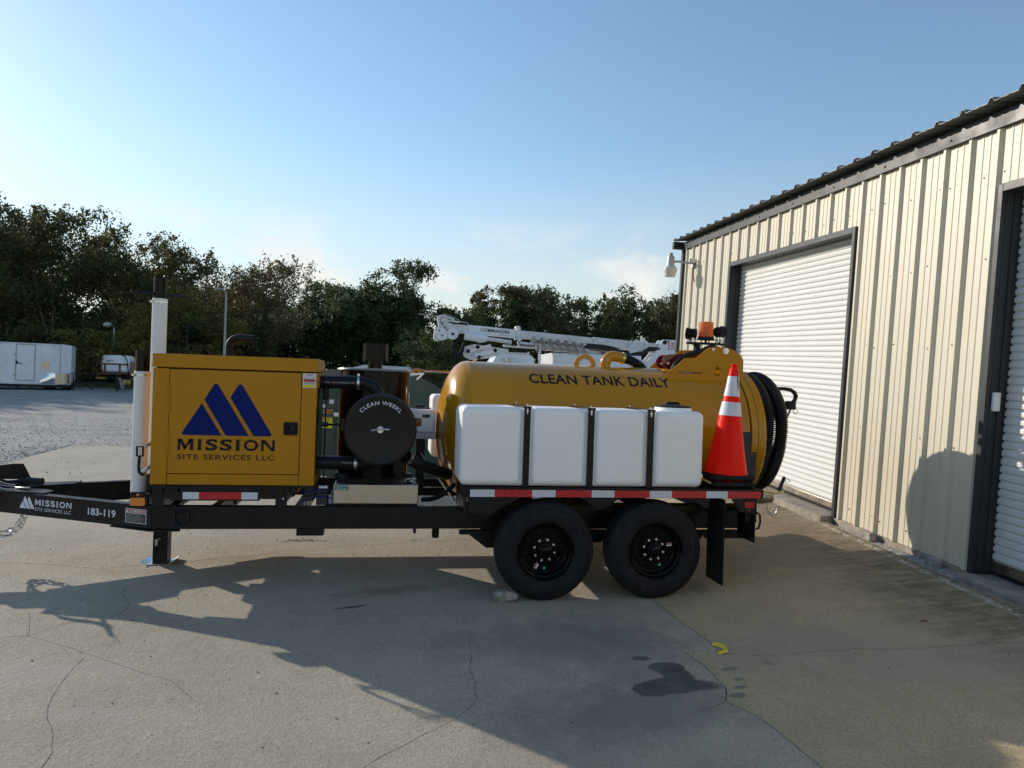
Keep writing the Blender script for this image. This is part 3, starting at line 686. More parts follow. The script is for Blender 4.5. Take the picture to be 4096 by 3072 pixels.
def serif_text(name, fm, w, parent, mat):
    """wide copperplate-like capitals MISSION with small wedge serifs"""
    b = MB(); wd = {'M':1.25,'I':.52,'S':.92,'O':1.15,'N':1.12}; tot = sum(wd[c] for c in 'MISSION')+.20*6; x = 0; st = .27
    def poly(P, x0, k): b.add([fm((x0+p*k)/tot, q) for p, q in P], [tuple(range(len(P)))])
    for c in 'MISSION':
        k = wd[c]
        def stem(cx, s_=st):
            poly([(cx-s_*.72,0),(cx+s_*.72,0),(cx+s_*.5,.10),(cx+s_*.5,.90),(cx+s_*.72,1),(cx-s_*.72,1),(cx-s_*.5,.90),(cx-s_*.5,.10)], x, 1)
        if c == 'I': stem(k/2, st)
        elif c == 'M':
            stem(.14,.2); stem(k-.15,.28); poly([(.06,1),(.36,1),(.72,.22),(.58,.0)], x, 1); poly([(k-.1,1),(k-.32,1),(.50,.18),(.58,.0)], x, 1)
        elif c == 'N':
            stem(.13,.2); stem(k-.12,.2); poly([(.02,1),(.36,1),(k-.04,0),(k-.26,0)], x, 1)
        else:
            V, Fc = glyphs(c, .03); b.add([fm((x+p*k)/tot, -.02+q*1.04) for p, q in V], Fc)
            if c == 'S': poly([(k*.80,.98),(k*.93,1.0),(k*.93,.70),(k*.84,.76)], x, 1); poly([(.04,.0),(.15,.02),(.12,.24),(.03,.30)], x, 1)
        x += k+.20
    return b.build(name, mat, parent)
serif_text('lettering', tmap(-1.181,-.792,.567,.6155), .39, vt, LWHITE)
text('lettering', 'SITE SERVICES LLC', tmap(-1.179,-.795,.523,.5505), LWHITE, vt, 0., 1.08)
text('fleet_number', '183-119', tmap(-.624,-.346,.5365,.594), LWHITE, vt, .022)
wl = MB().add([tmap(-.249,-.047,.511,.623)(x,y) for x, y in ((0,0),(1,0),(1,1),(0,1))], [(0,1,2,3)]).build('warning_label', LWHT, vt)
o_ = TNn*.0008
def sub(a0,a1,z0,z1,k=1.): 
    f = tmap(a0,a1,z0,z1); return lambda x, y: f(x,y)+o_*k
def rect(fm): return MB().add([fm(x,y) for x, y in ((0,0),(1,0),(1,1),(0,1))], [(0,1,2,3)])
rect(sub(-.243,-.053,.515,.585)).build('label_panel', LBLK, wl); rect(sub(-.243,-.053,.590,.619)).build('label_band', LRED, wl)
text('lettering', 'WARNING', sub(-.213,-.058,.594,.615,2), LWHT, wl, .02)
MB().add([sub(-.240,-.216,.593,.616,2)(x,y) for x, y in ((0,0),(1,0),(.5,1))], [(0,1,2)]).build('hazard_triangle', LWHT, wl)
for i in range(7): text('small_print', ('Always use safety chains','Never tow over speed limit','Check tire pressure and lights','Read the manual before towing','Always latch the coupler','Inspect lug nuts each trip','Keep clear of moving parts')[i], sub(-.236,-.236+(.14,.15,.16,.17,.15,.16,.15)[i],.572-i*.0085,.578-i*.0085,2), LWHT, wl)
# --- amber side marker on its bracket
ab = MB().box(-3.148,-3.034,.415,.437,.657,.768).build('marker_bracket', BLK, vt, .004)
MB().plate(rrect(-3.143,-3.038,.667,.727,.012), (0,.4145,0), X3, Z3, .016).build('reflector', AMB, ab); MB().sphere((-3.092,.412,.747),.011,.006,.011,12,8).build('marker_lamp', AMB, ab)
# --- engine housing
EX0, EX1, EY0, EY1 = -3.015, -1.803, .42, .95
eh = MB().box(EX0,EX1,EY0+.012,EY1,.826,1.717)
eh = eh.build('engine_housing', YEL, vt, .006)
MB().box(EX0-.006,EX1+.006,EY0-.006,EY1+.006,1.724,1.828).build('lid', YEL, eh, .006)
MB().box(EX0+.02,EX1-.02,EY0+.02,EY1-.02,1.715,1.726).build('lid_gasket', RUB, eh)
pf = MB(); pf.box(EX0,-2.897,EY0,EY0+.013,.826,1.715)
pf.build('left_post', YEL, eh, .003); MB().box(-1.918,EX1,EY0,EY0+.013,.826,1.715).build('right_post', YEL, eh, .003); MB().box(-2.893,-1.922,EY0,EY0+.013,.826,.909).build('bottom_rail', YEL, eh, .003)
MB().box(-2.90,-1.915,EY0+.008,EY0+.0135,.905,1.72).build('door_gap', RUB, eh)
hd = MB().box(-2.893,-1.923,EY0,EY0+.007,.914,1.712).build('housing_door', YEL, vt, .003)
for z0, z1 in ((1.375,1.602),(1.028,1.255)):
    MB().cyl((-2.898,EY0-.004,z0),(-2.898,EY0-.004,z1),.008,10).box(-2.897,-2.882,EY0-.003,EY0-.0005,z0,z1).build('hinge', YEL, hd)
lt = MB(); lt.plate(rrect(-2.045,-1.938,1.222,1.325,.012), (0,EY0-.0005,0), X3, Z3, .010, [rrect(-2.034,-1.949,1.234,1.314,.012)])
lt = lt.build('latch', BLKM, hd, .002); MB().box(-2.036,-1.947,EY0-.0015,EY0-.0005,1.232,1.316).build('latch_well', RUB, hd)
MB().plate(rrect(-2.026,-1.951,1.252,1.298,.02), (0,EY0-.0055,0), X3, Z3, .004).build('latch_paddle', BLKM, hd, .0015); MB().cyl((-2.008,EY0-.006,1.276),(-2.008,EY0-.0095,1.276),.010,14).build('lock_barrel', CHROME, hd)
GY = EY0-.0016
def gm(x0,x1,z0,z1): return lambda x, y: Vector((x0+(x1-x0)*x, GY, z0+(z1-z0)*y))
emblem(hd, gm(-2.797,-2.133,1.209,1.612), LBLUE)
serif_text('lettering', gm(-2.826,-2.106,1.094,1.179), .72, hd, LDARK); text('lettering', 'SITE SERVICES LLC', gm(-2.824,-2.108,1.021,1.061), LDARK, hd, .010, 1.12)
def plain(x0,x1,z0,z1,y): return lambda x, y_: Vector((x0+(x1-x0)*x, y, z0+(z1-z0)*y_))
ws = rect(plain(-1.911,-1.811,1.599,1.711,GY)).build('warning_sticker', LWHT, eh)
rect(plain(-1.906,-1.816,1.645,1.668,GY-.0006)).build('sticker_band', LRED, eh); rect(plain(-1.906,-1.816,1.603,1.624,GY-.0006)).build('sticker_band', LYEL, eh)
text('lettering', 'CAUTION', plain(-1.903,-1.819,1.627,1.641,GY-.0012), LBLK, eh, .02); text('lettering', 'WARNING', plain(-1.893,-1.829,1.694,1.705,GY-.0012), LRED, eh, .02)
for i in range(3): text('lettering', ('Keep hands clear','Risk of hot surfaces','Read manual first')[i], plain(-1.90,-1.822,1.684-i*.006,1.688-i*.006,GY-.0012), LBLK, eh)
MB().box(-1.80,-1.795,.50,.90,.90,1.60).build('radiator_screen', BLKG, eh); MB().box(-1.7965,-1.784,.46,.49,1.32,1.44).build('side_latch', BLKM, eh, .003)
MB().box(-2.98,-2.0,1.02,2.18,.657,1.70).build('sun_blocker_box', YEL, vt, .01)  # added box, unseen from the camera, keeps sun off the ground under the trailer
# exhaust stack with a slash cut end
ex_ = MB(); P = [(-2.535,.72,1.80),(-2.535,.72,1.915),(-2.527,.72,1.948),(-2.507,.72,1.972),(-2.475,.72,1.983),(-2.44,.72,1.984),(-2.39,.72,1.981),(-2.338,.72,1.979)]
ex_.tube(P, [.030]*6+[.031,.033], 16, caps=False); ex_.tube(P[::-1], [.028,.027]+[.026]*6, 16, caps=False)
ex_.build('exhaust_pipe', BLKM, vt)
# skid under the engine
sk = MB(); O = [(-2.99,.822),(-2.99,.675),(-2.975,.658),(-2.905,.658),(-2.905,.722),(-2.86,.722),(-2.86,.708),(-2.205,.708),(-2.205,.722),(-2.087,.722),(-2.087,.67),(-2.075,.658),(-2.015,.658),(-2.0,.675),(-2.0,.822)]
hs = [[(cx+.0065*math.cos(R(a)), cz+.0065*math.sin(R(a))) for a in range(0,360,45)] for cx, cz in ((-2.953,.79),(-2.953,.725),(-2.825,.79),(-2.03,.79),(-2.03,.725),(-2.17,.79))]+[rrect(a-.008,a+.008,.772,.803,.007,2) for a in (-2.91,-2.80,-2.19,-2.07)]
for y in (.400,.905): sk.plate(O, (0,y+.008,0), X3, Z3, .008, hs)
sk.box(-2.99,-2.98,.409,.897,.70,.82).box(-2.01,-2.0,.409,.897,.70,.82)
skd = sk.build('engine_skid', BLK, vt, .0015)
MB().box(-3.02,-1.80,.43,.94,.805,.824).build('base_pan', BLKM, skd); MB().box(-3.06,-3.0,.46,.9,.75,.90).build('battery_box', BLKM, skd, .02)
MB().beam((-2.85,.45,.66),(-2.72,.85,.80),.05,.012).beam((-2.42,.60,.655),(-2.40,.60,.80),.08,.03).build('skid_brace', BLK, skd)
for a, c, m in ((-2.769,-2.651,TWHT),(-2.651,-2.341,TRED),(-2.341,-2.22,TWHT)): MB().box(a+.0006,c-.0006,.3985,.3995,.719,.7735).build('reflective_tape', m, skd)
# --- storage tubes at the front
def store_tube(name, cx, cy, r, z1, zc):
    t_ = MB().ring((cx,cy,.735),(cx,cy,z1),r,r-.006,32).lathe([(r-.001,-.08),(r-.001,-.002)], (cx,cy,.735), Z3, 32).build(name, PVC, vt, .001)
    MB().ring((cx,cy,z1-.01),(cx,cy,zc),r*.90,r*.90-.005,32).build('tube_cap', BLKG, t_, .001)
    MB().ring((cx,cy,z1-.036),(cx,cy,z1-.022),r+.0015,r-.001,32).box(cx-.062,cx-.040,cy-r*.8-.012,cy-r*.55,z1-.038,z1-.020).build('hose_clamp', ZINC, t_)
    MB().ring((cx,cy,.73),(cx,cy,.7345),r+.001,r-.004,32).build('seam', LBLK, t_); return t_
st_ = store_tube('storage_tube', -3.165, .65, .058, 1.686, 1.848)
tt_ = store_tube('storage_tube', -3.149, .97, .0585, 2.296, 2.468)
MB().beam((-3.335,.84,2.333),(-2.965,1.10,2.333),.012,.026).build('cross_handle', BLKM, tt_, .002)
MB().box(-3.24,-3.07,.56,1.06,.648,.657).build('tube_bracket', BLK, vt); MB().box(-3.20,-3.13,.59,.72,1.24,1.27).build('tube_tie', ZINC, st_) if False else None
# grab latch beside the housing
gl = MB().tube([(-3.01,.50,1.148),(-3.075,.415,1.104)], .013, 12).tube([(-3.01,.50,.985),(-3.066,.41,.915)], .013, 12).tube([(-3.10,.40,1.095),(-3.125,.395,1.10)], .006, 8).build('grab_latch', CHROME, vt)
MB().tube([(-3.105,.40,1.115),(-3.062,.40,1.115),(-3.062,.40,1.045),(-3.105,.40,1.045)], .009, 8, closed=True).tube([(-3.083,.395,1.045),(-3.086,.39,.97),(-3.082,.392,.925),(-3.065,.40,.903),(-3.05,.41,.905)], .0115, 10).build('latch_strap', BLKM, gl)
# --- filter drum (lies across the trailer, lid to the viewer)
fd = MB().lathe([(.262,.02),(.262,.52),(.24,.54),(0,.55)], (-1.298,.345,1.286), Y3, 48).build('filter_drum', DRUM, vt)
MB().lathe([(0,.006),(.235,.002),(.245,.0),(.262,-.004),(.274,-.002),(.282,.008),(.284,.022),(.280,.04),(.266,.046)], (-1.298,.335,1.286), Y3, 64).build('drum_lid', DRUM, fd)
MB().ring((-1.298,.37,1.286),(-1.298,.385,1.286),.288,.262,48).box(-1.60,-1.565,.355,.395,1.27,1.36).build('lid_clamp', BLK, fd)
wn_ = MB().cyl((-1.298,.339,1.286),(-1.298,.327,1.286),.0265,20).cyl((-1.298,.330,1.286),(-1.298,.318,1.286),.011,6)
wn_.tube([(-1.368,.322,1.279),(-1.352,.321,1.281),(-1.325,.325,1.288),(-1.298,.326,1.289),(-1.27,.325,1.291),(-1.243,.321,1.290),(-1.226,.322,1.289)], [.008,.010,.008,.009,.008,.010,.008], 10); wn_.build('wing_nut', ZINC, fd)
def arc(x, y): 
    a = R(139-x*98); r = .197+y*.030; return Vector((-1.298+r*math.cos(a), .3362, 1.286+r*math.sin(a)))
text('lettering', 'CLEAN WEEKL', arc, LWHITE, fd, .012, 1.12)
MB().lathe([(.03,-.03),(.04,-.02),(.04,.02),(.03,.03)], (-1.0,.48,1.345), X3, 6).box(-1.005,-.985,.46,.50,1.315,1.375).build('drain_plug', M('rust_plug',(.22,.08,.03),.5), fd)
# --- upright canister behind it
cn = MB().lathe([(.312,0),(.312,1.02)], (-1.370,1.19,.73), Z3, 56).build('dust_canister', BLKG, vt)
MB().lathe([(.322,0),(.336,.004),(.338,.012),(.334,.022),(.30,.026),(0,.03)], (-1.370,1.19,1.752), Z3, 56).build('canister_lid', M('grey_lid_edge',(.20,.21,.22),.3,metal=.3), cn)
MB().cyl((-1.376,1.19,1.78),(-1.376,1.19,1.87),.064,24).build('vent_stem', BLKG, cn); MB().ring((-1.376,1.19,1.848),(-1.376,1.19,2.004),.114,.110,36).lathe([(.0,.0),(.110,0)], (-1.376,1.19,1.95), Z3, 36).build('rain_cap', BLKG, cn)
# --- hoses between engine and drum
def hose_(name, pts, r, mat=HOSE, parent=vt, n=8, seg=14):
    P = [Vector(p) for p in pts]; D_ = []
    for i in range(len(P)-1):
        p0 = P[max(i-1,0)]; p1 = P[i]; p2 = P[i+1]; p3 = P[min(i+2,len(P)-1)]
        for k in range(n):
            t_ = k/n; D_.append(.5*((2*p1)+(-p0+p2)*t_+(2*p0-5*p1+4*p2-p3)*t_*t_+(-p0+3*p1-3*p2+p3)*t_**3))
    D_.append(P[-1]); return MB().tube(D_, r, seg).build(name, mat, parent)
uh = hose_('intake_hose', [(-1.81,.70,1.645),(-1.62,.70,1.65),(-1.49,.70,1.65),(-1.41,.70,1.635),(-1.345,.70,1.585),(-1.325,.70,1.50),(-1.325,.70,1.42)], .057)
MB().ring((-1.505,.70,1.65),(-1.485,.70,1.65),.0605,.056,24).box(-1.505,-1.485,.66,.70,1.705,1.725).build('hose_clamp', ZINC, uh)
text('hose_print', 'FLEX  HIGH TEMPERATURE', lambda x, y: Vector((-1.76+.24*x, .6425, 1.640+.012*y)), GREYP, uh)
lh = hose_('return_hose', [(-1.81,.60,.99),(-1.6,.60,.99),(-1.40,.60,.995),(-1.30,.60,1.06)], .057)
MB().ring((-1.505,.60,.99),(-1.480,.60,.99),.0605,.056,24).build('hose_clamp', ZINC, lh); text('hose_print', 'FLEX', lambda x, y: Vector((-1.60+.08*x, .5425, .992+.012*y)), GREYP, lh)
MB().box(-1.78,-1.735,.66,.74,1.50,1.60).build('hose_tee', HOSE, vt, .01)
lk = MB().cyl((-1.747,.62,.72),(-1.747,.62,1.62),.0055,8).cyl((-1.76,.62,1.30),(-1.585,.62,1.30),.010,8).lathe([(.022,-.02),(.022,.02)], (-1.747,.62,1.30), Z3, 6).lathe([(.016,-.012),(.016,.012)], (-1.60,.62,1.30), X3, 6).build('throttle_linkage', BLK, vt)
MB().box(-1.72,-.98,.50,1.55,.657,.672).box(-1.68,-1.02,.95,1.05,.672,.86).box(-1.55,-1.10,.94,1.02,.86,1.10).build('drum_cradle', BLK, vt, .003)
hb = MB().box(-1.79,-1.70,.50,.62,.66,.80).box(-1.88,-1.80,.50,.60,.70,.80).build('hydraulic_block', M('dark_blue_block',(.012,.014,.04),.35), vt, .006)
for i in range(3): MB().tube([(-1.90,.46,.70+i*.035),(-1.83,.45,.705+i*.035),(-1.79,.44,.735+i*.03),(-1.72,.45,.735+i*.03),(-1.66,.47,.72+i*.035),(-1.655,.50,.69+i*.03)], .0045, 6).build('wire', BLKM if i % 2 else LBLUE, hb)
MB().box(-1.77,-1.70,.47,.50,.795,.815).build('bracket', ZINC, hb, .003)
# --- fuel box
fb = MB().box(-1.655,-.979,.47,.93,.675,.832).build('fuel_box', ALU, vt, .006)
MB().lathe([(.040,0),(.040,.012),(.046,.014),(.046,.036),(.038,.042),(0,.044)], (-1.605,.66,.832), Z3, 24, mod=lambda r, j, i: r*(1-.08*(i % 2)) if j in (2,3) else r).build('fuel_cap', BLKM, fb); MB().cyl((-1.605,.66,.873),(-1.605,.66,.880),.030,20).build('cap_badge', GRNL, fb)
MB().lathe([(.038,0),(.038,.006),(.024,.01),(0,.011)], (-1.06,.56,.832), Z3, 20).box(-1.072,-1.052,.55,.57,.84,.862).tube([(-1.06,.56,.855),(-1.03,.57,.862),(-.995,.60,.85),(-.965,.66,.80)], .005, 6).build('fuel_gauge', BLKM, fb)
rect(plain(-1.645,-1.536,.785,.826,.4692)).build('fuel_label', LGRN, fb); text('lettering', 'ULTRA LOW SULFUR', plain(-1.640,-1.541,.809,.822,.4686), LWHT, fb, .01); text('lettering', 'DIESEL FUEL ONLY', plain(-1.638,-1.545,.789,.802,.4686), LWHT, fb, .01)
# --- white wash-water box, strut, suction line
wb = MB().box(-1.12,-.812,1.20,1.62,1.205,1.42).build('rinse_box', POLY, vt, .02); MB().box(-1.13,-.805,1.19,1.63,1.15,1.206).build('box_tray', GREYP, wb, .004); MB().lathe([(.10,0),(.10,.012),(0,.016)], (-.95,1.42,1.42), Z3, 24).box(-.99,-.91,1.40,1.44,1.432,1.452).build('box_lid', BLKM, wb)
MB().box(-.935,-.865,1.1985,1.1995,1.345,1.375).build('box_label', LBLK, wb)
MB().box(-.98,-.90,1.25,1.33,.66,1.15).box(-1.0,-.66,1.22,1.28,.66,.70).build('box_stand', BLK, vt, .004)
MB().beam((-.96,.80,1.06),(-.80,.86,.86),.03,.008).beam((-.80,.72,.86),(-.66,.66,.67),.035,.01).build('tank_strut', ZINC, vt)
MB().tube([(-.90,1.9,1.775),(-.50,1.62,1.775)], .007, 8).build('control_rod', ZINC, vt); MB().cyl((-1.02,1.62,1.786),(-.955,1.60,1.784),.017,14).tube([(-.955,1.60,1.784),(-.50,1.62,1.78)], .007, 8).build('rod_grip', M('orange_grip',(.55,.25,.05),.5), vt)
def corrug(name, pts, r, pitch, mat, parent, amp=.10, seg=18, closed=False):
    P = [Vector(p) for p in pts]; D_ = []
    nP = len(P)
    for i in range(nP if closed else nP-1):
        g = (lambda k: P[k % nP]) if closed else (lambda k: P[min(max(k,0),nP-1)])
        p0, p1, p2, p3 = g(i-1), g(i), g(i+1), g(i+2)
        for k in range(30):
            t_ = k/30; D_.append(.5*((2*p1)+(-p0+p2)*t_+(2*p0-5*p1+4*p2-p3)*t_*t_+(-p0+3*p1-3*p2+p3)*t_**3))
    D_.append(P[0] if closed else P[-1]); L = [0]
    for a, c in zip(D_, D_[1:]): L.append(L[-1]+(c-a).length)
    n = max(4, int(L[-1]/pitch)); Q = []; Rr = []; j = 0
    prof = (0.,.28,.5,.78); rr = (1.,1.,1-amp,1-amp)
    for i in range(n):
        for pz, rz in zip(prof, rr):
            d = (i+pz)/n*L[-1]
            while j < len(L)-2 and L[j+1] < d: j += 1
            t_ = (d-L[j])/max(1e-9, L[j+1]-L[j]); Q.append(D_[j].lerp(D_[j+1], t_)); Rr.append(r*rz)
    b = MB().tube(Q, Rr, seg, closed=closed); return b.build(name, mat, parent, smooth=80)
sh = corrug('suction_line', [(-1.085,.52,1.055),(-1.0,.60,1.0),(-.90,.70,.95),(-.80,.80,.905),(-.70,.92,.86)], .050, .014, HOSE, vt)
MB().ring((-1.085,.52,1.055),(-1.062,.545,1.04),.056,.05,20).build('hose_clamp', ZINC, sh)
hose_('drain_line', [(-.94,.55,.70),(-.85,.60,.70),(-.76,.66,.73),(-.66,.74,.80)], .020, BLKM)
# --- the big tank
tk_prof = [(0,-.262)]+[(.63*math.sin(R(a)), -.262*math.cos(R(a))) for a in range(6,91,6)]
tk = MB().lathe(tk_prof+[(.633,.006),(.633,.02),(.63,.026),(.63,2.55),(.634,2.556),(.634,2.575),(.63,2.58)], (-.535,YC,1.254), X3, 96).build('vacuum_tank', YELT, vt, smooth=40)
MB().ring((2.055,YC,1.254),(2.115,YC,1.254),.648,.60,96).build('tank_flange', YELT, tk, .004); MB().lathe([(.648,.003),(.650,.01),(.650,.075),(.642,.085),(.60,.09),(.5,.10),(0,.11)], (2.115,YC,1.254), X3, 96).build('rear_door', YELT, tk)
MB().ring((2.1145,YC,1.254),(2.1195,YC,1.254),.6435,.60,96).build('door_seal', RUB, tk)
bl_ = MB()
for i in range(48):
    a = 2*math.pi*i/48; bl_.cyl((2.19,YC+.618*math.cos(a),1.254+.618*math.sin(a)),(2.212,YC+.618*math.cos(a),1.254+.618*math.sin(a)),.010,6)
tag(bl_.build('flange_bolts', BRASS, tk), None, kind='stuff')
def tw(x, y):
    a = R(44.3+(56.6-44.3)*y); r = .6325; return Vector((0.0+1.338*x, YC-r*math.cos(a), 1.254+r*math.sin(a)))
text('lettering', 'CLEAN TANK DAILY', tw, LDARK, tk, .014, 1.05, 8)
O = [(.109*math.cos(R(a)), .109*math.sin(R(a))) for a in range(-14,195,11)]; I = [(.062*math.cos(R(a)), .062*math.sin(R(a))) for a in range(194,-15,-11)]
MB().plate(O+I, (.624,YC+.012,1.886), X3, Z3, .024).build('lifting_eye', YELT, tk, .003)
MB().cyl((-.45,YC,1.878),(-.45,YC,1.905),.016,10).build('fitting', BRASS, tk)
P = [(.83,YC,1.85),(.83,YC,1.90),(.84,YC,1.94),(.865,YC,1.972),(.90,YC,1.985),(.95,YC,1.982),(1.0,YC,1.972)]
eb = hose_('tank_elbow', P, .052, YELT, vt, 6, 20); MB().ring((.995,YC,1.973),(1.022,YC,1.966),.058,.05,24).build('hose_clamp', BRASS, eb)
corrug('vent_hose', [(.99,YC,1.974),(1.10,YC,1.945),(1.20,YC+.02,1.89),(1.27,YC+.10,1.82),(1.32,YC+.3,1.72),(1.36,YC+.62,1.55)], .047, .013, HOSE, vt)
# rear brackets, door hinge links, beacon
BO = [(1.307,1.80),(1.335,1.833),(1.40,1.886),(1.47,1.945),(1.496,1.972),(1.515,1.98),(1.60,1.983),(1.625,1.992),(1.70,2.055),(1.745,2.088),(1.79,2.096),(1.90,2.098),(1.95,2.09),(2.0,2.072),(2.05,2.038),(2.085,2.005),(2.098,1.975),(2.10,1.70),(1.307,1.70)]
KH = [(1.805,1.825),(1.87,1.825),(1.868,1.845),(1.855,1.853),(1.853,1.90),(1.846,1.913),(1.835,1.918),(1.824,1.913),(1.818,1.90),(1.816,1.853),(1.806,1.845)]
ho = [rrect(1.441,1.682,1.834,1.853,.008,3), KH]+[[(cx+.007*math.cos(R(a)), cz+.007*math.sin(R(a))) for a in range(0,360,45)] for cx, cz in ((1.797,1.893),(1.872,1.893),(1.785,2.04))]
for y in (.985,1.69):
    bk = MB().plate(BO, (0,y+.006,0), X3, Z3, .012, ho).build('hinge_bracket', YEL, vt, .002)
    MB().cyl((1.913,y-.007,2.062),(1.913,y-.011,2.062),.030,28).lathe([(.017,0),(.017,.012)], (1.913,y-.011,2.062), (0,-1,0), 6).cyl((1.785,y-.007,2.073),(1.785,y-.012,2.073),.013,16).build('pivot_bolt', ZINC, bk)
MB().box(1.93,2.10,1.0,1.68,2.02,2.028).box(2.09,2.1,1.0,1.68,1.75,2.0).build('hinge_cover', YEL, vt, .003)
RO = [(1.37,1.90),(1.36,1.96),(1.385,2.005),(1.43,2.02),(1.62,2.03),(1.76,2.065),(1.80,2.05),(1.74,1.985),(1.66,1.975),(1.52,1.92),(1.44,1.87)]
for y in (1.20,1.36): MB().plate(RO, (0,y,0), X3, Z3, .012).build('lift_link', REDP, vt, .002)
MB().cyl((1.41,1.15,1.93),(1.41,1.42,1.93),.014,14).build('link_pin', ZINC, vt)
for i, (dy, dz) in enumerate(((0,0),(.03,.012),(.06,-.01))): hose_('hydraulic_hose', [(1.43,1.06+dy,1.84+dz),(1.44,1.06+dy,1.905+dz),(1.50,1.07+dy,1.97+dz),(1.60,1.08+dy,2.02+dz),(1.72,1.10+dy,2.055+dz),(1.84,1.14+dy,2.10+dz),(1.95,1.16+dy,2.09+dz)], .013, BLKM)
bb = MB().box(1.672,2.06,YC-.03,YC+.03,2.138,2.160).box(1.755,1.80,YC-.03,YC+.03,2.02,2.138).box(1.915,1.96,YC-.03,YC+.03,2.02,2.138).build('beacon_bar', BLK, vt, .003)
bc = MB().lathe([(.079,0),(.079,.006),(.076,.012),(.074,.130),(.071,.144),(.066,.148),(0,.150)], (1.868,YC,2.216), Z3, 40).build('beacon', AMBL, vt); MB().lathe([(.082,0),(.082,.018),(.076,.024)], (1.868,YC,2.192), Z3, 32).cyl((1.868,YC,2.16),(1.868,YC,2.192),.012,10).box(1.775,1.965,YC-.05,YC+.05,2.183,2.190).build('beacon_base', BLKM, bc)
MB().cyl((1.868,YC,2.22),(1.868,YC,2.30),.018,12).lathe([(.05,0),(.05,.07),(.03,.10)], (1.868,YC,2.222), Z3, 16).build('beacon_reflector', M('amber_core',(.75,.20,.02),.3), bc)
for cx, cz, d in ((1.712,2.243,(-.75,.55,.08)),(2.018,2.272,(.8,.55,.1))):
    w_ = MB(); d = Vector(d).normalized(); P = [(.03,-.055)]
    for i in range(5): P += [(.052,-.05+i*.016),(.052,-.043+i*.016),(.040,-.0425+i*.016),(.040,-.0345+i*.016)]
    w_.lathe(P+[(.058,.03),(.060,.045),(.052,.05)], (cx,YC,cz), d, 20, mod=lambda r, j, i: r*1.0)
    wl_ = w_.build('work_light', BLKM, vt); MB().lathe([(0,.051),(.05,.051)], (cx,YC,cz), d, 20).build('lens', GLASS, wl_); MB().box(cx-.012,cx+.012,YC-.045,YC+.045,2.155,2.20).build('bracket', ZINC, wl_)
    MB().tube([(cx,YC,cz-.03),(cx-.02,YC-.04,2.20),(cx-.018,YC-.04,2.14),(cx+.05,YC-.06,2.10)], .004, 6).build('wire', BLKM, wl_)
# rear guard plate, coil hanger clamp, discharge valve
MB().plate([(1.93,.86),(2.105,.86),(2.11,1.31),(1.94,1.312)], (0,.70,0), X3, Z3, .006, [rrect(2.055,2.085,1.272,1.284,.005,3), rrect(2.055,2.085,1.105,1.117,.005,3)]).build('guard_plate', TRIM, vt, .001)
cl_ = MB(); P = [(2.33,1.0,1.705),(2.40,1.0,1.717),(2.48,1.0,1.722),(2.55,1.0,1.722),(2.61,1.0,1.713),(2.65,1.0,1.69),(2.67,1.0,1.655),(2.66,1.0,1.615),(2.63,1.0,1.585)]
cl_.tube(P, [.010,.014,.017,.018,.019,.021,.022,.02,.018], 10).box(2.57,2.66,.975,1.025,1.52,1.60).cyl((2.60,.97,1.575),(2.60,1.03,1.575),.03,14); cp = cl_.build('clamp_lever', BLK, vt, .003)
MB().beam((2.62,1.0,1.53),(2.585,1.0,1.44),.03,.006).build('lever_strap', ZINC, cp); MB().tube([(2.66+.026*math.cos(R(a)),.98,1.505+.024*math.sin(R(a))) for a in range(0,360,30)], .003, 6, closed=True).build('pull_ring', BLKM, cp)
MB().plate([(2.33,.62),(2.45,.62),(2.45,.72),(2.33,.74)], (0,YC+.1,0), X3, Z3, .2).build('valve_mount', YEL, vt, .004)
vv = MB().lathe([(.062,0),(.062,.05),(.075,.055),(.075,.085),(.062,.09),(.062,.12)], (2.36,YC,.615), X3, 32).build('discharge_valve', BRASS, vt)
MB().lathe([(.066,.0),(.072,.01),(.072,.05),(.066,.055),(.066,.10),(.060,.12),(.060,.15),(0,.152)], (2.48,YC,.615), X3, 32).build('cap_coupling', ALU, vv)
MB().tube([(2.33,YC-.02,.74),(2.42,YC-.05,.712),(2.52,YC-.08,.685),(2.62,YC-.09,.672),(2.72,YC-.08,.683)], .011, 8).build('valve_handle', BRASS, vv)
MB().beam((2.69,1.28,.70),(2.745,1.28,.83),.035,.022).cyl((2.70,1.25,.70),(2.70,1.31,.70),.02,14).build('cam_lever', BLK, vv, .003); MB().cyl((2.70,1.245,.70),(2.70,1.25,.70),.012,14).build('cam_pin', CHROME, vv)
MB().tube([(2.775+.03*math.cos(R(a)),1.27,.79+.012*math.sin(R(a))) for a in range(0,360,30)], .003, 6, closed=True).build('pull_ring', BLKM, vv)
chain([(2.555,YC-.06,.545),(2.575,YC-.06,.48),(2.62,YC-.06,.435),(2.66,YC-.06,.45),(2.69,YC-.06,.545)], 'cap_chain', .55, ZINC, vt)
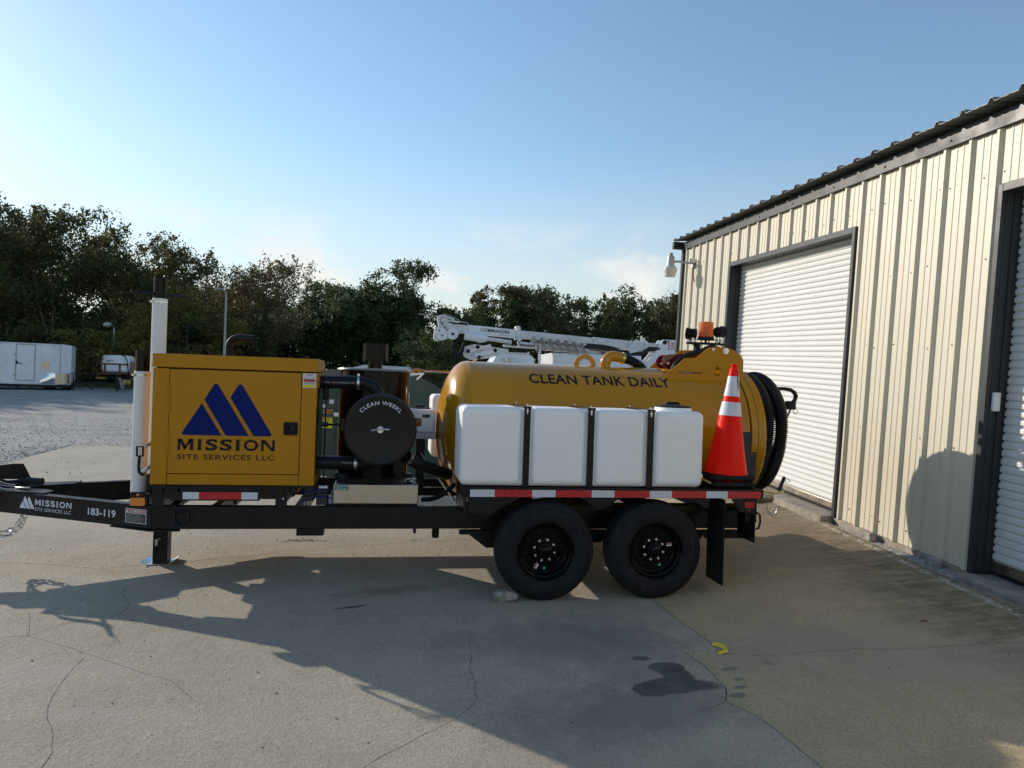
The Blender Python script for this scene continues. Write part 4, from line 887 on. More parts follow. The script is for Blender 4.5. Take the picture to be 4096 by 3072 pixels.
# --- deck, water tanks
dk = MB(); dk.box(-.63,1.80,.0,.62,.812,.884); DKO = [(-.63,.81),(1.80,.81),(1.80,.69),(1.60,.69),(1.52,.80)]
deck = dk.build('side_deck', BLK, vt, .003)
MB().box(-.655,-.631,.02,.62,.66,.90).build('deck_end_plate', BLK, deck, .002)
TP = (-.608,-.418,-.127,.059,.348,.535,.825,1.011,1.302,1.487,1.778)
for i, (a, c) in enumerate(zip(TP, TP[1:])): MB().box(a+.0006,c-.0006,-.0016,-.0006,.8145,.870).build('reflective_tape', TWHT if i % 2 == 0 else TRED, deck)
fdr = MB(); fdr.plate([(-.62,.81),(-.62,.69),(-.47,.655),(-.36,.73),(-.22,.80),(-.21,.81)], (0,.03,0), X3, Z3, .01)
fdr; fdr.build('fender_skirt', BLK, deck, .002)
fdr = MB().plate([(.24,.81),(.30,.79),(.40,.72),(.47,.72),(.56,.79),(.63,.81)], (0,.03,0), X3, Z3, .01); fdr.build('fender_skirt', BLK, deck, .002); fdr = MB().plate([(1.16,.81),(1.22,.79),(1.30,.73),(1.34,.73),(1.34,.81)], (0,.03,0), X3, Z3, .01)
fdr.build('fender_skirt', BLK, deck, .002)
MB().box(-.60,1.80,.30,.45,.655,.70).build('deck_bearer', BLK, deck, .003); MB().box(-.64,.0,.40,.45,.44,.476).build('lower_rail', BLK, deck, .003)
MB().plate([(1.522,.810),(1.727,.810),(1.725,.694),(1.603,.700)], (0,.012,0), X3, Z3, .012).build('tail_plate', BLK, vt, .002)
MB().plate(rrect(1.634,1.719,.737,.786,.008), (0,.001,0), X3, Z3, .014).build('tail_reflector', RLENS, vt, .002); MB().sphere((1.68,.002,.716),.010,.006,.010,12,8).build('tail_lamp', RLENS, vt)
mf = MB().plate([(.0,.105),(.30,.105),(.30,.80),(.0,.80)], (1.462,0,0), Y3, Z3, .010).build('mud_flap', RUB, vt, .002)
for y in (.06,.24): MB().cyl((1.462,y,.755),(1.452,y,.755),.010,10).build('flap_bolt', ZINC, mf)
mf2 = MB().plate([(.05,.44),(.34,.44),(.34,.665),(.05,.665)], (1.755,0,0), Y3, Z3, .010).build('mud_flap', RUB, vt, .002)
for y, z in ((.08,.47),(.29,.47),(.12,.625),(.29,.64)): MB().cyl((1.755,y,z),(1.749,y,z),.008,10).build('flap_bolt', ZINC, mf2)
MB().tube([(1.80,.10,.68),(1.83,.10,.66),(1.835,.10,.60),(1.82,.10,.55),(1.80,.10,.545)], .009, 8).build('brake_wire', BLKM, vt)
MB().box(1.70,1.80,.10,.14,.60,.812).build('tail_bracket', BLK, vt); MB().box(1.50,1.9,.40,.449,.40,.47).build('tail_rail', BLK, vt)
wt = MB()
SEG = ((-.688,-.206),(-.148,.305),(.365,.797),(.858,1.290))
for a, c in SEG: wt.box(a,c,.03,.56,.889,1.505)
wt = wt.build('water_tank', POLY, vt, .056, seg=6)
MB().box(-.66,1.26,.052,.54,.892,1.492).build('tank_waist', POLY, wt, .02)
MB().lathe([(.158,0),(.154,.008),(.150,.03)], (1.108,.27,1.499), Z3, 40).build('filler_neck', POLY, wt)
MB().lathe([(.148,0),(.150,.006),(.148,.012),(.06,.024),(0,.026)], (1.108,.27,1.529), Z3, 40).plate([(-.072,0),(.072,0),(.050,.032),(-.044,.032)], (1.10,.285,1.545), X3, Z3, .03).build('filler_lid', BLKM, wt, .002)
for a, c in zip(SEG, SEG[1:]):
    x0, x1 = a[1]+.004, c[0]-.004
    s_ = MB().box(x0,x1,.024,.034,.886,1.512).box(x0,x1,.034,.58,1.506,1.513).box(x0-.006,x1+.004,.012,.034,1.498,1.513).build('strap', BLK, wt, .0015)
    for y in (.03,.545): MB().lathe([(.011,0),(.011,.010)], ((x0+x1)/2,y+.02,1.513), Z3, 6).cyl(((x0+x1)/2,y+.02,1.513),((x0+x1)/2,y+.02,1.53),.005,8).build('strap_bolt', ZINC, wt)
    MB().cyl(((x0+x1)/2-.003,.018,1.498),((x0+x1)/2-.003,.018,1.455),.006,8).lathe([(.011,0),(.011,.012)], ((x0+x1)/2-.003,.018,1.474), Z3, 6).build('strap_stud', ZINC, wt)
MB().box(-.63,1.80,2.04,2.66,.812,.884).build('side_deck', BLK, vt, .003)
f2 = MB()
for a, c in ((-.80,-.30),)+SEG: f2.box(a,c,2.10,2.63,.889,1.545)
f2.build('water_tank', POLY, vt, .048, seg=4)
tp_ = MB().cyl((1.285,.20,.945),(1.345,.19,.942),.015,14).box(1.32,1.35,.175,.205,.93,.985).build('water_tap', ZINC, vt, .003); MB().cyl((1.345,.19,.942),(1.395,.10,.915),.014,12).lathe([(.019,0),(.019,.03)], (1.345,.19,.942), (.05,-.09,-.027), 6).build('tap_spout', BRASS, tp_)
# --- axles, springs, wheels
for x in (0,.897):
    MB().cyl((x,.20,.385),(x,2.46,.385),.040,16).box(x-.33,x+.33,.36,.42,.425,.455).box(x-.26,x+.26,.36,.42,.455,.475).box(x-.33,x+.33,2.24,2.30,.425,.455).build('axle', BLK, vt, .003)
for P in ([(-.60,.476),(-.28,.476),(-.28,.34),(-.42,.34)],[(.30,.476),(.60,.476),(.55,.38),(.35,.38)],[(1.15,.476),(1.5,.476),(1.36,.34),(1.22,.34)]): MB().plate(P, (0,.42,0), X3, Z3, .06).build('spring_hanger', BLK, vt, .003)
MB().box(-.55,1.5,.40,.448,.60,.70).build('inner_fender', BLK, vt)
def wheel(cx, side):
    RT_ = .390; y0 = .0
    def mod(r, j, i):
        if j in (4,5,18,19) and i % 3 == 0: return r-.008
        if j in (5,6,17,18) and i % 3 == 1: return r-.003
        return r
    pr = [(.222,.014),(.232,.004),(.262,-.004),(.310,-.006),(.348,.004),(.374,.020),(.386,.034),
          (.389,.060),(.382,.062),(.382,.070),(.390,.072),(.390,.110),(.382,.112),(.382,.122),(.390,.124),(.390,.164),(.389,.172),(.386,.200),(.374,.214),(.348,.230),(.30,.236),(.232,.230),(.222,.222)]
    root = bpy.data.objects.new('wheel', None); COL.objects.link(root); root.parent = vt; root.location = (cx, 0 if side > 0 else 2*YC, RT_)
    if side < 0: root.rotation_euler = (0,0,math.pi)
    o = Vector((0,0,0))
    T = MB().lathe(pr, o, Y3, 132, mod=mod); T.f = [f for f in T.f if len(f) < 9]; T.build('tyre', RUB, root, smooth=32)
    bd = MB()
    for r, y in ((.335,-.0055),(.285,-.0058),(.247,.0)): bd.tube([(r*math.cos(2*math.pi*i/64), y, r*math.sin(2*math.pi*i/64)) for i in range(64)], .0022, 5, closed=True)
    bd.build('sidewall_bead', RUB, root)
    rim = MB().lathe([(.219,.20),(.219,.03),(.228,.012),(.229,.006),(.224,.004),(.216,.012),(.210,.028),(.205,.034),(.198,.036),(.192,.055),(.184,.082),(.172,.088)], o, Y3, 72); rim.f = [f for f in rim.f if len(f) < 9]
    rim.build('rim', BLKG, root, smooth=40)
    def oval(a, r0, l, w_): 
        c_, s_ = math.cos(a), math.sin(a); return [((r0+w_*math.cos(t))*c_-l*math.sin(t)*s_, (r0+w_*math.cos(t))*s_+l*math.sin(t)*c_) for t in [2*math.pi*k/12 for k in range(12)]]
    hol = [oval(R(12+45*k), .143, .021, .015) for k in range(8)]
    dsc = MB().plate(hexp(.174, 64), (0,.090,0), X3, Z3, .006, hol+[hexp(.058,32)]); dsc.build('wheel_disc', BLKG, root, .001)
    MB().ring((0,.082,0),(0,.090,0),.112,.104,48).build('disc_ridge', BLKG, root, .002)
    hubm = MB().lathe([(.098,.078),(.098,.074),(.066,.072),(.062,.050),(.056,.040),(.046,.036),(.043,.018),(.040,.010),(.026,.004),(.012,.003),(.012,.008),(0,.008)], o, Y3, 40); hubm.build('hub', BLKG, root)
    for k in range(8):
        a = R(22+45*k+8); c_ = (.083*math.cos(a), .083*math.sin(a))
        MB().cyl((c_[0],.076,c_[1]),(c_[0],.060,c_[1]),.0115,6).cyl((c_[0],.066,c_[1]),(c_[0],.054,c_[1]),.006,8).build('lug_nut', CHROME, root)
    MB().lathe([(.17,.10),(.17,.20),(0,.20)], o, Y3, 24).build('brake_drum', RUB, root)
    return root
for cx, st, dt in ((0,(-.058,-.128,62),(.006,-.146)),(.897,(.138,.034,4),(.062,-.129))):
    w_ = wheel(cx, 1); b = MB(); a = R(st[2]); ca, sa = math.cos(a), math.sin(a)
    b.add([(st[0]+p*ca-q*sa, .0833, st[1]+p*sa+q*ca) for p, q in ((-.021,-.0125),(.021,-.0125),(.021,.0125),(-.021,.0125))], [(0,1,2,3)]); b.build('rim_sticker', LWHT, w_)
    b = MB(); b.add([(st[0]+p*ca-q*sa, .0828, st[1]+p*sa+q*ca) for p, q in ((-.019,.0),(.019,.0),(.019,.0105),(-.019,.0105))], [(0,1,2,3)]); b.build('sticker_band', LRED, w_)
    b = MB(); b.add([(dt[0]+.010*math.cos(2*math.pi*i/16), .0832, dt[1]+.010*math.sin(2*math.pi*i/16)) for i in range(16)], [tuple(range(16))]); b.build('green_sticker', DOT, w_)
for cx in (0,.897): wheel(cx, -1)
# --- coil of suction hose hanging on the rear door
hc = thing('suction_hose', 'coil of ribbed black suction hose hung over the rear end of the yellow tank', 'hose', (2.34,YC,.7))
for x, rr, ph in ((2.275,.535,0),(2.408,.538,.05)):
    corrug('hose_loop', [(x+.012*math.sin(3*t+ph), YC+rr*math.cos(t+ph)*.98, 1.287+rr*math.sin(t+ph)) for t in [2*math.pi*k/24 for k in range(24)]], .062, .0195, HOSE, hc, .17, 20, closed=True)
# --- traffic cones stacked at the deck end
def cone(z, label, grp):
    t_ = thing('traffic_cone', label, 'traffic cone', (1.585,.25,z), grp, baked=False); t_.rotation_euler = (0,0,R(-1))
    b = MB(); b.plate([(-.19,-.16),(-.16,-.19),(.16,-.19),(.19,-.16),(.19,.16),(.16,.19),(-.16,.19),(-.19,.16)], (0,0,.012), X3, Y3, .036)
    for x in (-.15,0,.15):
        for y in (-.165,.165): b.box(x-.012,x+.012,y-.012,y+.012,.0,.012)
    b.build('cone_base', RUB, t_, .006)
    return t_
c_low = cone(.885, 'lower cone of the stack, only its square black base showing under the orange one', 'traffic cones stacked on the trailer deck')
MB().lathe([(.165,.04),(.16,.047),(.155,.05)], (0,0,0), Z3, 40).build('cone_body', CONE, c_low)
c_top = cone(.940, 'bright orange traffic cone with two white collars standing at the deck end', 'traffic cones stacked on the trailer deck')
tilt = bpy.data.objects.new('cone_body', None)
TL = Vector((.055,.0,1.0)).normalized()
cp_ = [(.182,.0),(.180,.008),(.168,.06),(.150,.15),(.128,.27),(.106,.40),(.092,.49),(.074,.60),(.062,.67),(.050,.75),(.046,.80),(.036,.86),(.034,.885),(.026,.89),(.025,.905),(.028,.908),(.0275,.925),(.022,.927),(.02,.92)]
cbod = MB().lathe(cp_, (0,0,.046), TL, 56); cbod.f = [f for f in cbod.f if len(f) < 9 or True]; cbod.build('cone_body', CONE, c_top, smooth=50)
def rad(h):
    for (r0,h0),(r1,h1) in zip(cp_, cp_[1:]):
        if h0 <= h <= h1: return r0+(r1-r0)*(h-h0)/(h1-h0)
for h0, h1 in ((.488,.604),(.652,.822)): MB().lathe([(rad(h0)+.0005,h0),(rad(h0)+.002,h0+.001)]+[(rad(h)+.002,h) for h in np.linspace(h0+.01,h1-.01,5)]+[(rad(h1)+.002,h1-.001),(rad(h1)+.0005,h1)], (0,0,.046), TL, 56).build('reflective_collar', CWHT, c_top)
sc_ = MB(); 
for i in range(9):
    h0 = .70+i*.021; h1 = h0+.024; a = R(-68+random.uniform(-7,7)); b_ = R(-62+random.uniform(-8,8)); u, w_, d_ = frame(TL)
    def pt(h, a): return Vector((0,0,.046))+u*((rad(h)+.0028)*math.cos(a))+w_*((rad(h)+.0028)*math.sin(a))+d_*h
    sc_.add([pt(h0,a),pt(h0,b_+.10),pt(h1,b_),pt(h1,a-.05)], [(0,1,2,3)])
sc_.build('scuff_mark', M('scuff_dirt',(.07,.035,.025),.8,.4,40), c_top)
# --- small things on the ground
def rock(name, c, r, label):
    bm = bmesh.new(); bmesh.ops.create_icosphere(bm, subdivisions=3, radius=1)
    from mathutils import noise as mn
    for v in bm.verts:
        p = v.co.copy(); k = 1+.32*mn.noise(p*1.4+Vector((3,1,2)))+.14*mn.noise(p*3.5)+.05*mn.noise(p*9); v.co = Vector((p.x*r[0],p.y*r[1],p.z*r[2]))*k
    zmin = -r[2]*.75
    for v in bm.verts: v.co.z = max(v.co.z, zmin)
    me = bpy.data.meshes.new(name); bm.to_mesh(me); bm.free(); me.materials.append(ROCK)
    o = bpy.data.objects.new(name, me); COL.objects.link(o); o.location = (c[0],c[1],gz(c[0],c[1])-zmin); return tag(o, label, 'rock')
rock('wheel_chock_rock', (-.305,.06), (.088,.075,.052), 'broken chunk of pale concrete wedged against the front trailer wheel')
b = MB()
def ribbon(b, P, w):
    V = []
    for p, n_ in P: p = Vector(p); n_ = Vector(n_); V += [p-n_*w/2, p+n_*w/2]
    b.add(V, [(2*i,2*i+2,2*i+3,2*i+1) for i in range(len(P)-1)])
z0 = gz(.93,-1.0)+.003
ribbon(b, [((.915,-.975,z0+.002),(.5,.85,.1)),((.935,-.95,z0+.012),(.6,.6,.5)),((.965,-.985,z0+.018),(.7,.3,.5)),((.975,-1.03,z0+.016),(.9,-.3,.3)),((.985,-1.075,z0+.006),(.3,.95,.1)),((.945,-1.085,z0+.010),(.1,.95,.3)),((.905,-1.10,z0+.0),(-.1,.9,0))], .034)
tag(b.build('tape_scrap', TYEL, smooth=60), 'crumpled scrap of yellow plastic tape lying on the slab joint', 'tape')
def leaf(x, y, a, s, label, mat):
    b = MB(); z = gz(x,y)+.003; P = [(-1,0,.0),(-.4,.22,.10),(.3,.26,.14),(1,0,.06),(.3,-.2,.10),(-.4,-.22,.05),(0,0,.02)]; ca, sa = math.cos(a), math.sin(a)
    b.add([(x+s*(p*ca-q*sa), y+s*(p*sa+q*ca), z+s*r) for p, q, r in P], [(0,1,6),(1,2,6),(2,3,6),(3,4,6),(4,5,6),(5,0,6)]); return tag(b.build('fallen_leaf', mat, smooth=80), label, 'leaf', 'fallen leaves on the concrete')
BRL = M('brown_leaf', (.16,.09,.04), .8, .3, 40)
leaf(2.50,-.966,.15,.045,'dry brown leaf alone on the brown slab near the building', BRL); leaf(-.95,2.0,.05,.05,'pale dry leaf beside the crack under the trailer frame', M('pale_leaf',(.42,.38,.27),.8)); leaf(1.30,-2.0,.3,.018,'tiny dark leaf at the edge of the sunlit patch', BRL)
# ------------------------------------------------------------------ dumpster and van behind the trailer
dp = thing('dumpster', 'dark green steel dumpster with sloped black lid and yellow notice behind the trailer', 'dumpster', (-1.4,6.,.12))
z0 = .16
def side_prof(): return [(-2.45,z0+.12),(-.32,z0+.12),(-.30,1.50),(-.50,1.575),(-.80,1.76),(-1.0,1.78),(-2.45,1.70)]
O = [(-2.45,z0+.10),(-.20,z0+.10),(-.14,1.38),(-.42,1.54),(-.80,1.752),(-2.45,1.70)]
MB().plate(O, (0,5.27,0), X3, Z3, .06).box(-2.45,-.20,5.271,6.7,z0+.1,1.36).build('bin_body', GRN, dp, .006)
MB().plate([(-.86,1.765),(-.42,1.545),(-.10,1.385),(-.02,1.40),(-.38,1.60),(-.80,1.80)], (0,6.7,0), X3, Z3, 1.50).build('bin_lid', BLKM, dp, .01)
MB().beam((-1.05,5.19,1.77),(-.78,5.19,1.79),.03,.03).beam((-.86,5.19,1.70),(-.76,5.19,1.80),.02,.03).build('lid_bar', ZINC, dp)
MB().box(-2.45,-.20,5.15,5.208,1.12,1.17).box(-1.98,-1.94,5.15,5.209,z0+.1,1.66).box(-2.44,-2.40,5.15,5.209,z0+.1,1.66).build('bin_rib', GRN, dp, .004)
lb = rect(plain(-2.30,-2.05,.955,1.225,5.2085)); lb = lb.build('notice', LYEL, dp); rect(plain(-2.30,-2.05,1.175,1.225,5.2078)).build('notice_band', LORG, lb)
text('lettering', 'DO NOT PARK', plain(-2.29,-2.06,1.185,1.213,5.207), LBLK, lb, .02); text('lettering', 'HAZARDOUS WASTE', plain(-2.29,-2.06,1.14,1.162,5.207), LBLK, lb, .02); text('lettering', 'NOT ACCEPTED', plain(-2.27,-2.08,1.11,1.13,5.207), LBLK, lb, .02)
for i in range(3):
    for j in range(2): MB().ring((-2.25+i*.065,5.207,1.07-j*.06),(-2.25+i*.065,5.206,1.07-j*.06),.022,.017,16).build('pictogram', LBLK, lb)
rect(plain(-2.03,-1.90,1.13,1.185,5.145)).build('white_sticker', LWHT, dp); rect(plain(-2.22,-2.15,1.25,1.30,5.2085)).build('white_sticker', LWHT, dp); rect(plain(-2.10,-2.04,1.31,1.37,5.2085)).build('white_sticker', LWHT, dp)
def car_body(root, prof, y0, y1, mat, tuck=.10, zb=.75, name='body'):
    """extruded side profile (x,z) with the upper part drawn in (tumblehome)"""
    b = MB(); n = len(prof); zs = [p[1] for p in prof]; V = []
    for s_, y in ((1,y0),(-1,y1)):
        for x, z in prof: V.append((x, y+s_*max(0,(z-zb))*tuck, z))
    T = geometry.tessellate_polygon([[Vector((a,c,0)) for a, c in prof]]); Fc = []
    for q in T: Fc.append(tuple(q)); Fc.append(tuple(i+n for i in q[::-1]))
    for i in range(n): Fc.append((i,(i+1) % n,(i+1) % n+n,i+n))
    b.add(V, Fc); bm = bmesh.new(); o = b.build(name, mat, root, .03, 40, 3)
    bm.from_mesh(o.data); bmesh.ops.recalc_face_normals(bm, faces=bm.faces); bm.to_mesh(o.data); bm.free(); return o
def road_wheel(root, x, y, z, r, w=.22, rimmat=ZINC, side=1):
    o = MB().lathe([(r*.58,0),(r*.9,-.012),(r,.03),(r,w-.03),(r*.9,w),(r*.58,w)], (x,y,z), Y3, 28).build('wheel', RUB, root); MB().lathe([(r*.6,.0),(r*.55,.03),(r*.2,.02),(0,.02)], (x,y,z), Y3, 20).build('rim', rimmat, o); return o
vn = thing('white_van', 'white panel van mostly hidden behind the black canister and green dumpster', 'van', (-1.9,13.,.28))
gv = .28
car_body(vn, [(-4.2,gv+.4),(-4.2,gv+1.0),(-3.5,gv+1.12),(-3.15,gv+1.50),(-2.95,gv+1.58),(-2.5,gv+1.57),(-2.05,gv+1.72),(-1.9,gv+1.76),(-.78,gv+1.74),(-.68,gv+1.6),(-.64,gv+.4)], 12.6, 14.3, M('grey_white_van_paint',(.50,.52,.54),.4,.05,1.5), .06, gv+1.)
MB().plate([(-3.42,gv+1.12),(-2.98,gv+1.60),(-2.45,gv+1.62),(-2.45,gv+1.12)], (0,12.64,0), X3, Z3, .03).build('side_window', GLASS, vn)
MB().box(-2.35,-.85,12.58,12.6,gv+.5,gv+1.0).build('side_panel', PAINTW, vn, .004)
for x in (-3.5,-1.2):
    road_wheel(vn, x, 12.55, gv+.33, .33)

# ------------------------------------------------------------------ digger derrick truck
dt = thing('digger_truck', 'white utility truck with a long digger boom and auger stowed over its cab', 'truck', (6.,22.,.5))
Yd = 22.0; gd = .70
BA = Vector((1.62,Yd,3.73)); BB = Vector((9.55,Yd,3.30))
def bpt(x): t_ = (x-1.62)/(9.55-1.62); return 3.735-.43*t_
MB().beam((6.60,Yd,bpt(6.6)-.005),(9.6,Yd,bpt(9.6)-.01),.40,.36).build('outer_boom', WORN, dt, .02)
MB().beam((3.55,Yd,bpt(3.55)),(6.62,Yd,bpt(6.62)),.36,.30).build('middle_boom', WORN, dt, .02)
ib = MB().beam((1.62,Yd,bpt(1.62)),(3.56,Yd,bpt(3.56)),.30,.33).build('inner_boom', PAINTW, dt, .015)
sl_ = (bpt(3.2)-bpt(2.2))/1.0; ed = Vector((1,0,sl_)).normalized()
text('lettering', 'COMMANDER', flat((2.10,Yd-.152,bpt(2.10)-.035), ed, Z3, 1.15, .125), LDARK, ib, .02)
text('lettering', 'TELECT', flat((2.80,Yd-.152,bpt(2.80)-.125), ed, Z3, .42, .045), LDARK, ib)
MB().beam((3.50,Yd,bpt(3.5)+.02),(3.64,Yd,bpt(3.64)+.02),.46,.50).box(3.47,3.63,Yd-.2,Yd+.2,3.84,3.94).beam((3.56,Yd-.26,3.6),(3.60,Yd-.26,3.12),.10,.08).build('boom_collar', WORN, dt, .015)
# boom tip: sheave head, winch rope, jib pin
hd_ = MB(); hd_.plate([(.30,3.30),(.33,3.72),(.48,3.80),(.40,4.20),(.62,4.24),(.78,4.16),(.86,3.95),(1.05,3.90),(1.65,3.88),(1.65,3.60),(1.30,3.56),(1.02,3.50),(.90,3.36),(.60,3.26),(.40,3.22)], (0,Yd+.16,0), X3, Z3, .32, [hexp(.04,10)] if False else [])
hd_.build('boom_head', WORN, dt, .012)
MB().lathe([(.24,0),(.24,.06)], (.60,Yd-.23,3.50), Y3, 28).lathe([(.22,0),(.22,.06)], (1.02,Yd-.23,3.52), Y3, 28).build('sheave_cover', PAINTW, dt, .01)
bs_ = MB()
for x, z, r in ((.50,3.62,.03),(.62,3.44,.03),(.78,3.66,.025),(.60,3.92,.025),(.70,3.74,.03),(1.02,3.52,.05)): bs_.cyl((x,Yd-.30,z),(x,Yd-.16,z),r,10)
bs_.build('head_pins', BLKM, dt)
rp = MB(); rp.tube([(-.30,Yd-.1,4.25),(.10,Yd-.1,4.21),(.42,Yd-.1,4.16)], .012, 6).tube([(-.22,Yd,4.24),(.2,Yd,4.17),(.45,Yd,4.20),(.72,Yd-.1,4.28),(1.05,Yd-.1,4.18),(1.30,Yd-.1,4.04),(1.20,Yd-.1,3.96),(.9,Yd-.1,4.0),(.62,Yd-.15,4.22),(.52,Yd-.2,4.05),(.62,Yd-.2,3.86),(.8,Yd-.2,3.80)], .012, 6)
rp.build('winch_rope', M('grey_rope',(.35,.33,.30),.8), dt); MB().cyl((.62,Yd-.18,4.21),(1.08,Yd-.18,4.06),.05,12).cyl((.8,Yd-.18,4.02),(1.25,Yd-.18,3.98),.035,12).build('jib_pipe', WORN, dt)
MB().tube([(1.22,Yd-.16,3.96),(1.24,Yd-.16,4.0),(1.60,Yd-.16,3.97),(1.62,Yd-.16,3.92)], .014, 6).build('grab_rail', WORN, dt)
# auger: motor, kelly bar, flights
mo = MB().lathe([(.15,-.60),(.17,-.58),(.17,-.10),(.20,-.05),(.20,.06),(.13,.22),(.09,.30)], (2.05,Yd-.38,3.41), (1,0,-.10), 28).build('auger_motor', PAINTW, dt)
MB().cyl((2.30,Yd-.38,3.385),(3.35,Yd-.38,3.28),.075,16).build('kelly_bar', WORN, dt); MB().lathe([(.12,0),(.15,.05),(.08,.10),(.12,.16),(.13,.2)], (3.28,Yd-.38,3.285), (1,0,-.1), 20).build('auger_hub', BLKM, dt)
MB().cyl((3.6,Yd-.38,3.28),(6.35,Yd-.38,3.10),.05,14).build('auger_shaft', WORN, dt)
au = MB(); n = 22*8; V = []
for i in range(n+1):
    t_ = i/n; a = 2*math.pi*7*t_; x = 4.05+2.25*t_; zc_ = 3.255-.152*t_; r = .30*min(1,(1-t_)*6+.25)
    for rr in (.05,r):
        for dx in (0,.02): V.append((x+dx, Yd-.38+rr*math.cos(a), zc_+rr*math.sin(a)))
au.add(V, [f for i in range(n) for f in ((4*i,4*i+2,4*i+6,4*i+4),(4*i+1,4*i+5,4*i+7,4*i+3),(4*i+2,4*i+3,4*i+7,4*i+6))])
au.build('auger_flight', M('worn_auger_steel',(.42,.36,.31),.5,.25,6,dirt=(.25,.12,.07),dirtamt=.7), dt, smooth=60)
# lower boom / outrigger linkage, cylinder
MB().plate([(1.42,2.90),(1.55,3.08),(1.85,3.16),(3.2,3.02),(3.2,2.86),(2.3,2.62),(1.75,2.55),(1.50,2.66)], (0,Yd-.1,0), X3, Z3, .10).build('lower_link', WORN, dt, .01)
MB().beam((1.90,Yd-.3,2.72),(2.75,Yd-.3,2.96),.10,.14).beam((1.6,Yd-.3,2.86),(2.5,Yd-.3,3.14),.07,.10).build('link_arm', PAINTW, dt, .02)
for x, z in ((1.62,2.88),(1.98,3.05),(2.66,2.95),(2.05,2.66)): MB().lathe([(.075,0),(.075,.05),(.03,.06),(.03,.08),(0,.08)], (x,Yd-.30,z), (0,-1,0), 18).build('link_pin', BLKM, dt)
MB().cyl((4.3,Yd-.1,3.12),(7.4,Yd-.1,3.02),.08,14).cyl((3.0,Yd-.1,3.16),(4.3,Yd-.1,3.12),.05,14).build('boom_cylinder', WORN, dt)
hs_ = MB()
for i in range(5): hs_.tube([(1.55+i*.02,Yd-.34,3.50),(1.22+i*.02,Yd-.36,3.36),(1.02+i*.03,Yd-.38,3.05),(.98+i*.05,Yd-.38,2.80),(1.12+i*.04,Yd-.36,2.66),(1.30+i*.03,Yd-.34,2.82),(1.42+i*.02,Yd-.3,3.15),(1.50,Yd-.28,3.42)], .020, 6)
hs_.build('hose_loop', BLKM, dt)
h2 = MB()
for i in range(6): h2.tube([(6.3,Yd-.24,3.36-.03*i),(7.0,Yd-.26,3.33-.03*i),(7.5,Yd-.26,3.25-.04*i),(7.9,Yd-.26,3.06-.03*i),(8.3,Yd-.26,2.98-.02*i),(8.6,Yd-.26,3.13-.03*i),(8.9,Yd-.26,3.33-.03*i),(9.3,Yd-.26,3.32-.02*i)], .024, 6)
h2.build('hydraulic_hose', M('dirty_black_hose',(.03,.026,.022),.6,.3,9), dt); MB().cyl((6.9,Yd-.3,3.02),(7.8,Yd-.3,2.92),.06,12).box(6.4,7.3,Yd-.25,Yd-.2,3.10,3.2).build('dirty_strut', M('rusty_steel',(.18,.12,.09),.7,.4,5), dt)
# turret
tr_ = MB().plate([(9.46,3.66),(10.15,3.66),(10.15,2.30),(8.45,2.30),(8.80,2.75),(9.18,3.22)], (0,Yd-.20,0), X3, Z3, .08).plate([(9.46,3.66),(10.15,3.66),(10.15,2.30),(8.45,2.30),(8.80,2.75),(9.18,3.22)], (0,Yd+.35,0), X3, Z3, .08).build('turret', PAINTW, dt, .015)
for x, z, r in ((9.53,3.55,.085),(9.30,3.28,.035),(9.68,3.60,.03)): MB().cyl((x,Yd-.32,z),(x,Yd-.27,z),r,18).build('turret_pin', BLKM, tr_)
MB().plate([(8.0,3.30),(8.35,3.62),(8.72,3.48),(8.60,3.30),(8.4,3.12),(8.1,3.05)], (0,Yd-.22,0), X3, Z3, .05).build('side_plate', WORN, dt, .01)
MB().plate([(8.52,3.55),(8.64,3.68),(8.86,3.50),(8.75,3.42)], (0,Yd-.22,0), X3, Z3, .05).cyl((8.56,Yd-.25,3.6),(8.60,Yd-.25,3.78),.015,8).build('lug_plate', PAINTW, dt, .01)
LG = LRED; lx0, lz0 = 9.68, 3.30; lp = rect(plain(9.67,10.06,3.26,3.555,Yd-.2825)).build('maker_badge', M('faded_red_vinyl',(.55,.20,.20),.5,.2,6), tr_)
for k in range(2):
    cx = 9.77+k*.19
    b = MB(); b.add([(cx+p,Yd-.284,3.35+q) for p, q in ((-.10,0),(.10,0),(0,.10))], [(0,1,2)]); b.add([(cx+p,Yd-.284,3.50+q) for p, q in ((-.07,-.03),(0,-.11),(.07,-.03),(0,.05))], [(0,1,2,3)]); b.build('badge_mark', LWHT, tr_)
text('lettering', 'TEREX', plain(9.69,10.04,3.268,3.33,Yd-.2845), LWHT, tr_, .03)
# truck body, cab
MB().box(4.9,8.5,Yd-.5,Yd+1.9,1.4,2.95).build('tool_body', PAINTW, dt, .02)
for i in range(3):
    MB().box(5.0+i*1.05,5.98+i*1.05,Yd-.515,Yd-.501,1.6,2.86).build('locker_door', PAINTW, dt, .006); MB().cyl((5.1+i*1.05,Yd-.53,2.3),(5.1+i*1.05,Yd-.515,2.3),.03,10).build('locker_latch', ZINC, dt)
MB().box(2.2,8.6,Yd-.3,Yd+1.7,1.15,1.40).build('truck_frame', BLK, dt)
MB().lathe([(.07,0),(.07,.09),(.05,.11)], (5.80,Yd-.4,2.55), (0,-1,0), 16).box(5.72,5.88,Yd-.50,Yd-.42,2.52,2.66).build('side_lamp', AMB, dt, .01)
MB().box(4.34,4.43,Yd-.5,Yd-.42,1.4,3.22).box(4.28,4.5,Yd-.5,Yd-.30,3.22,3.26).build('boom_rest', PAINTW, dt, .006)
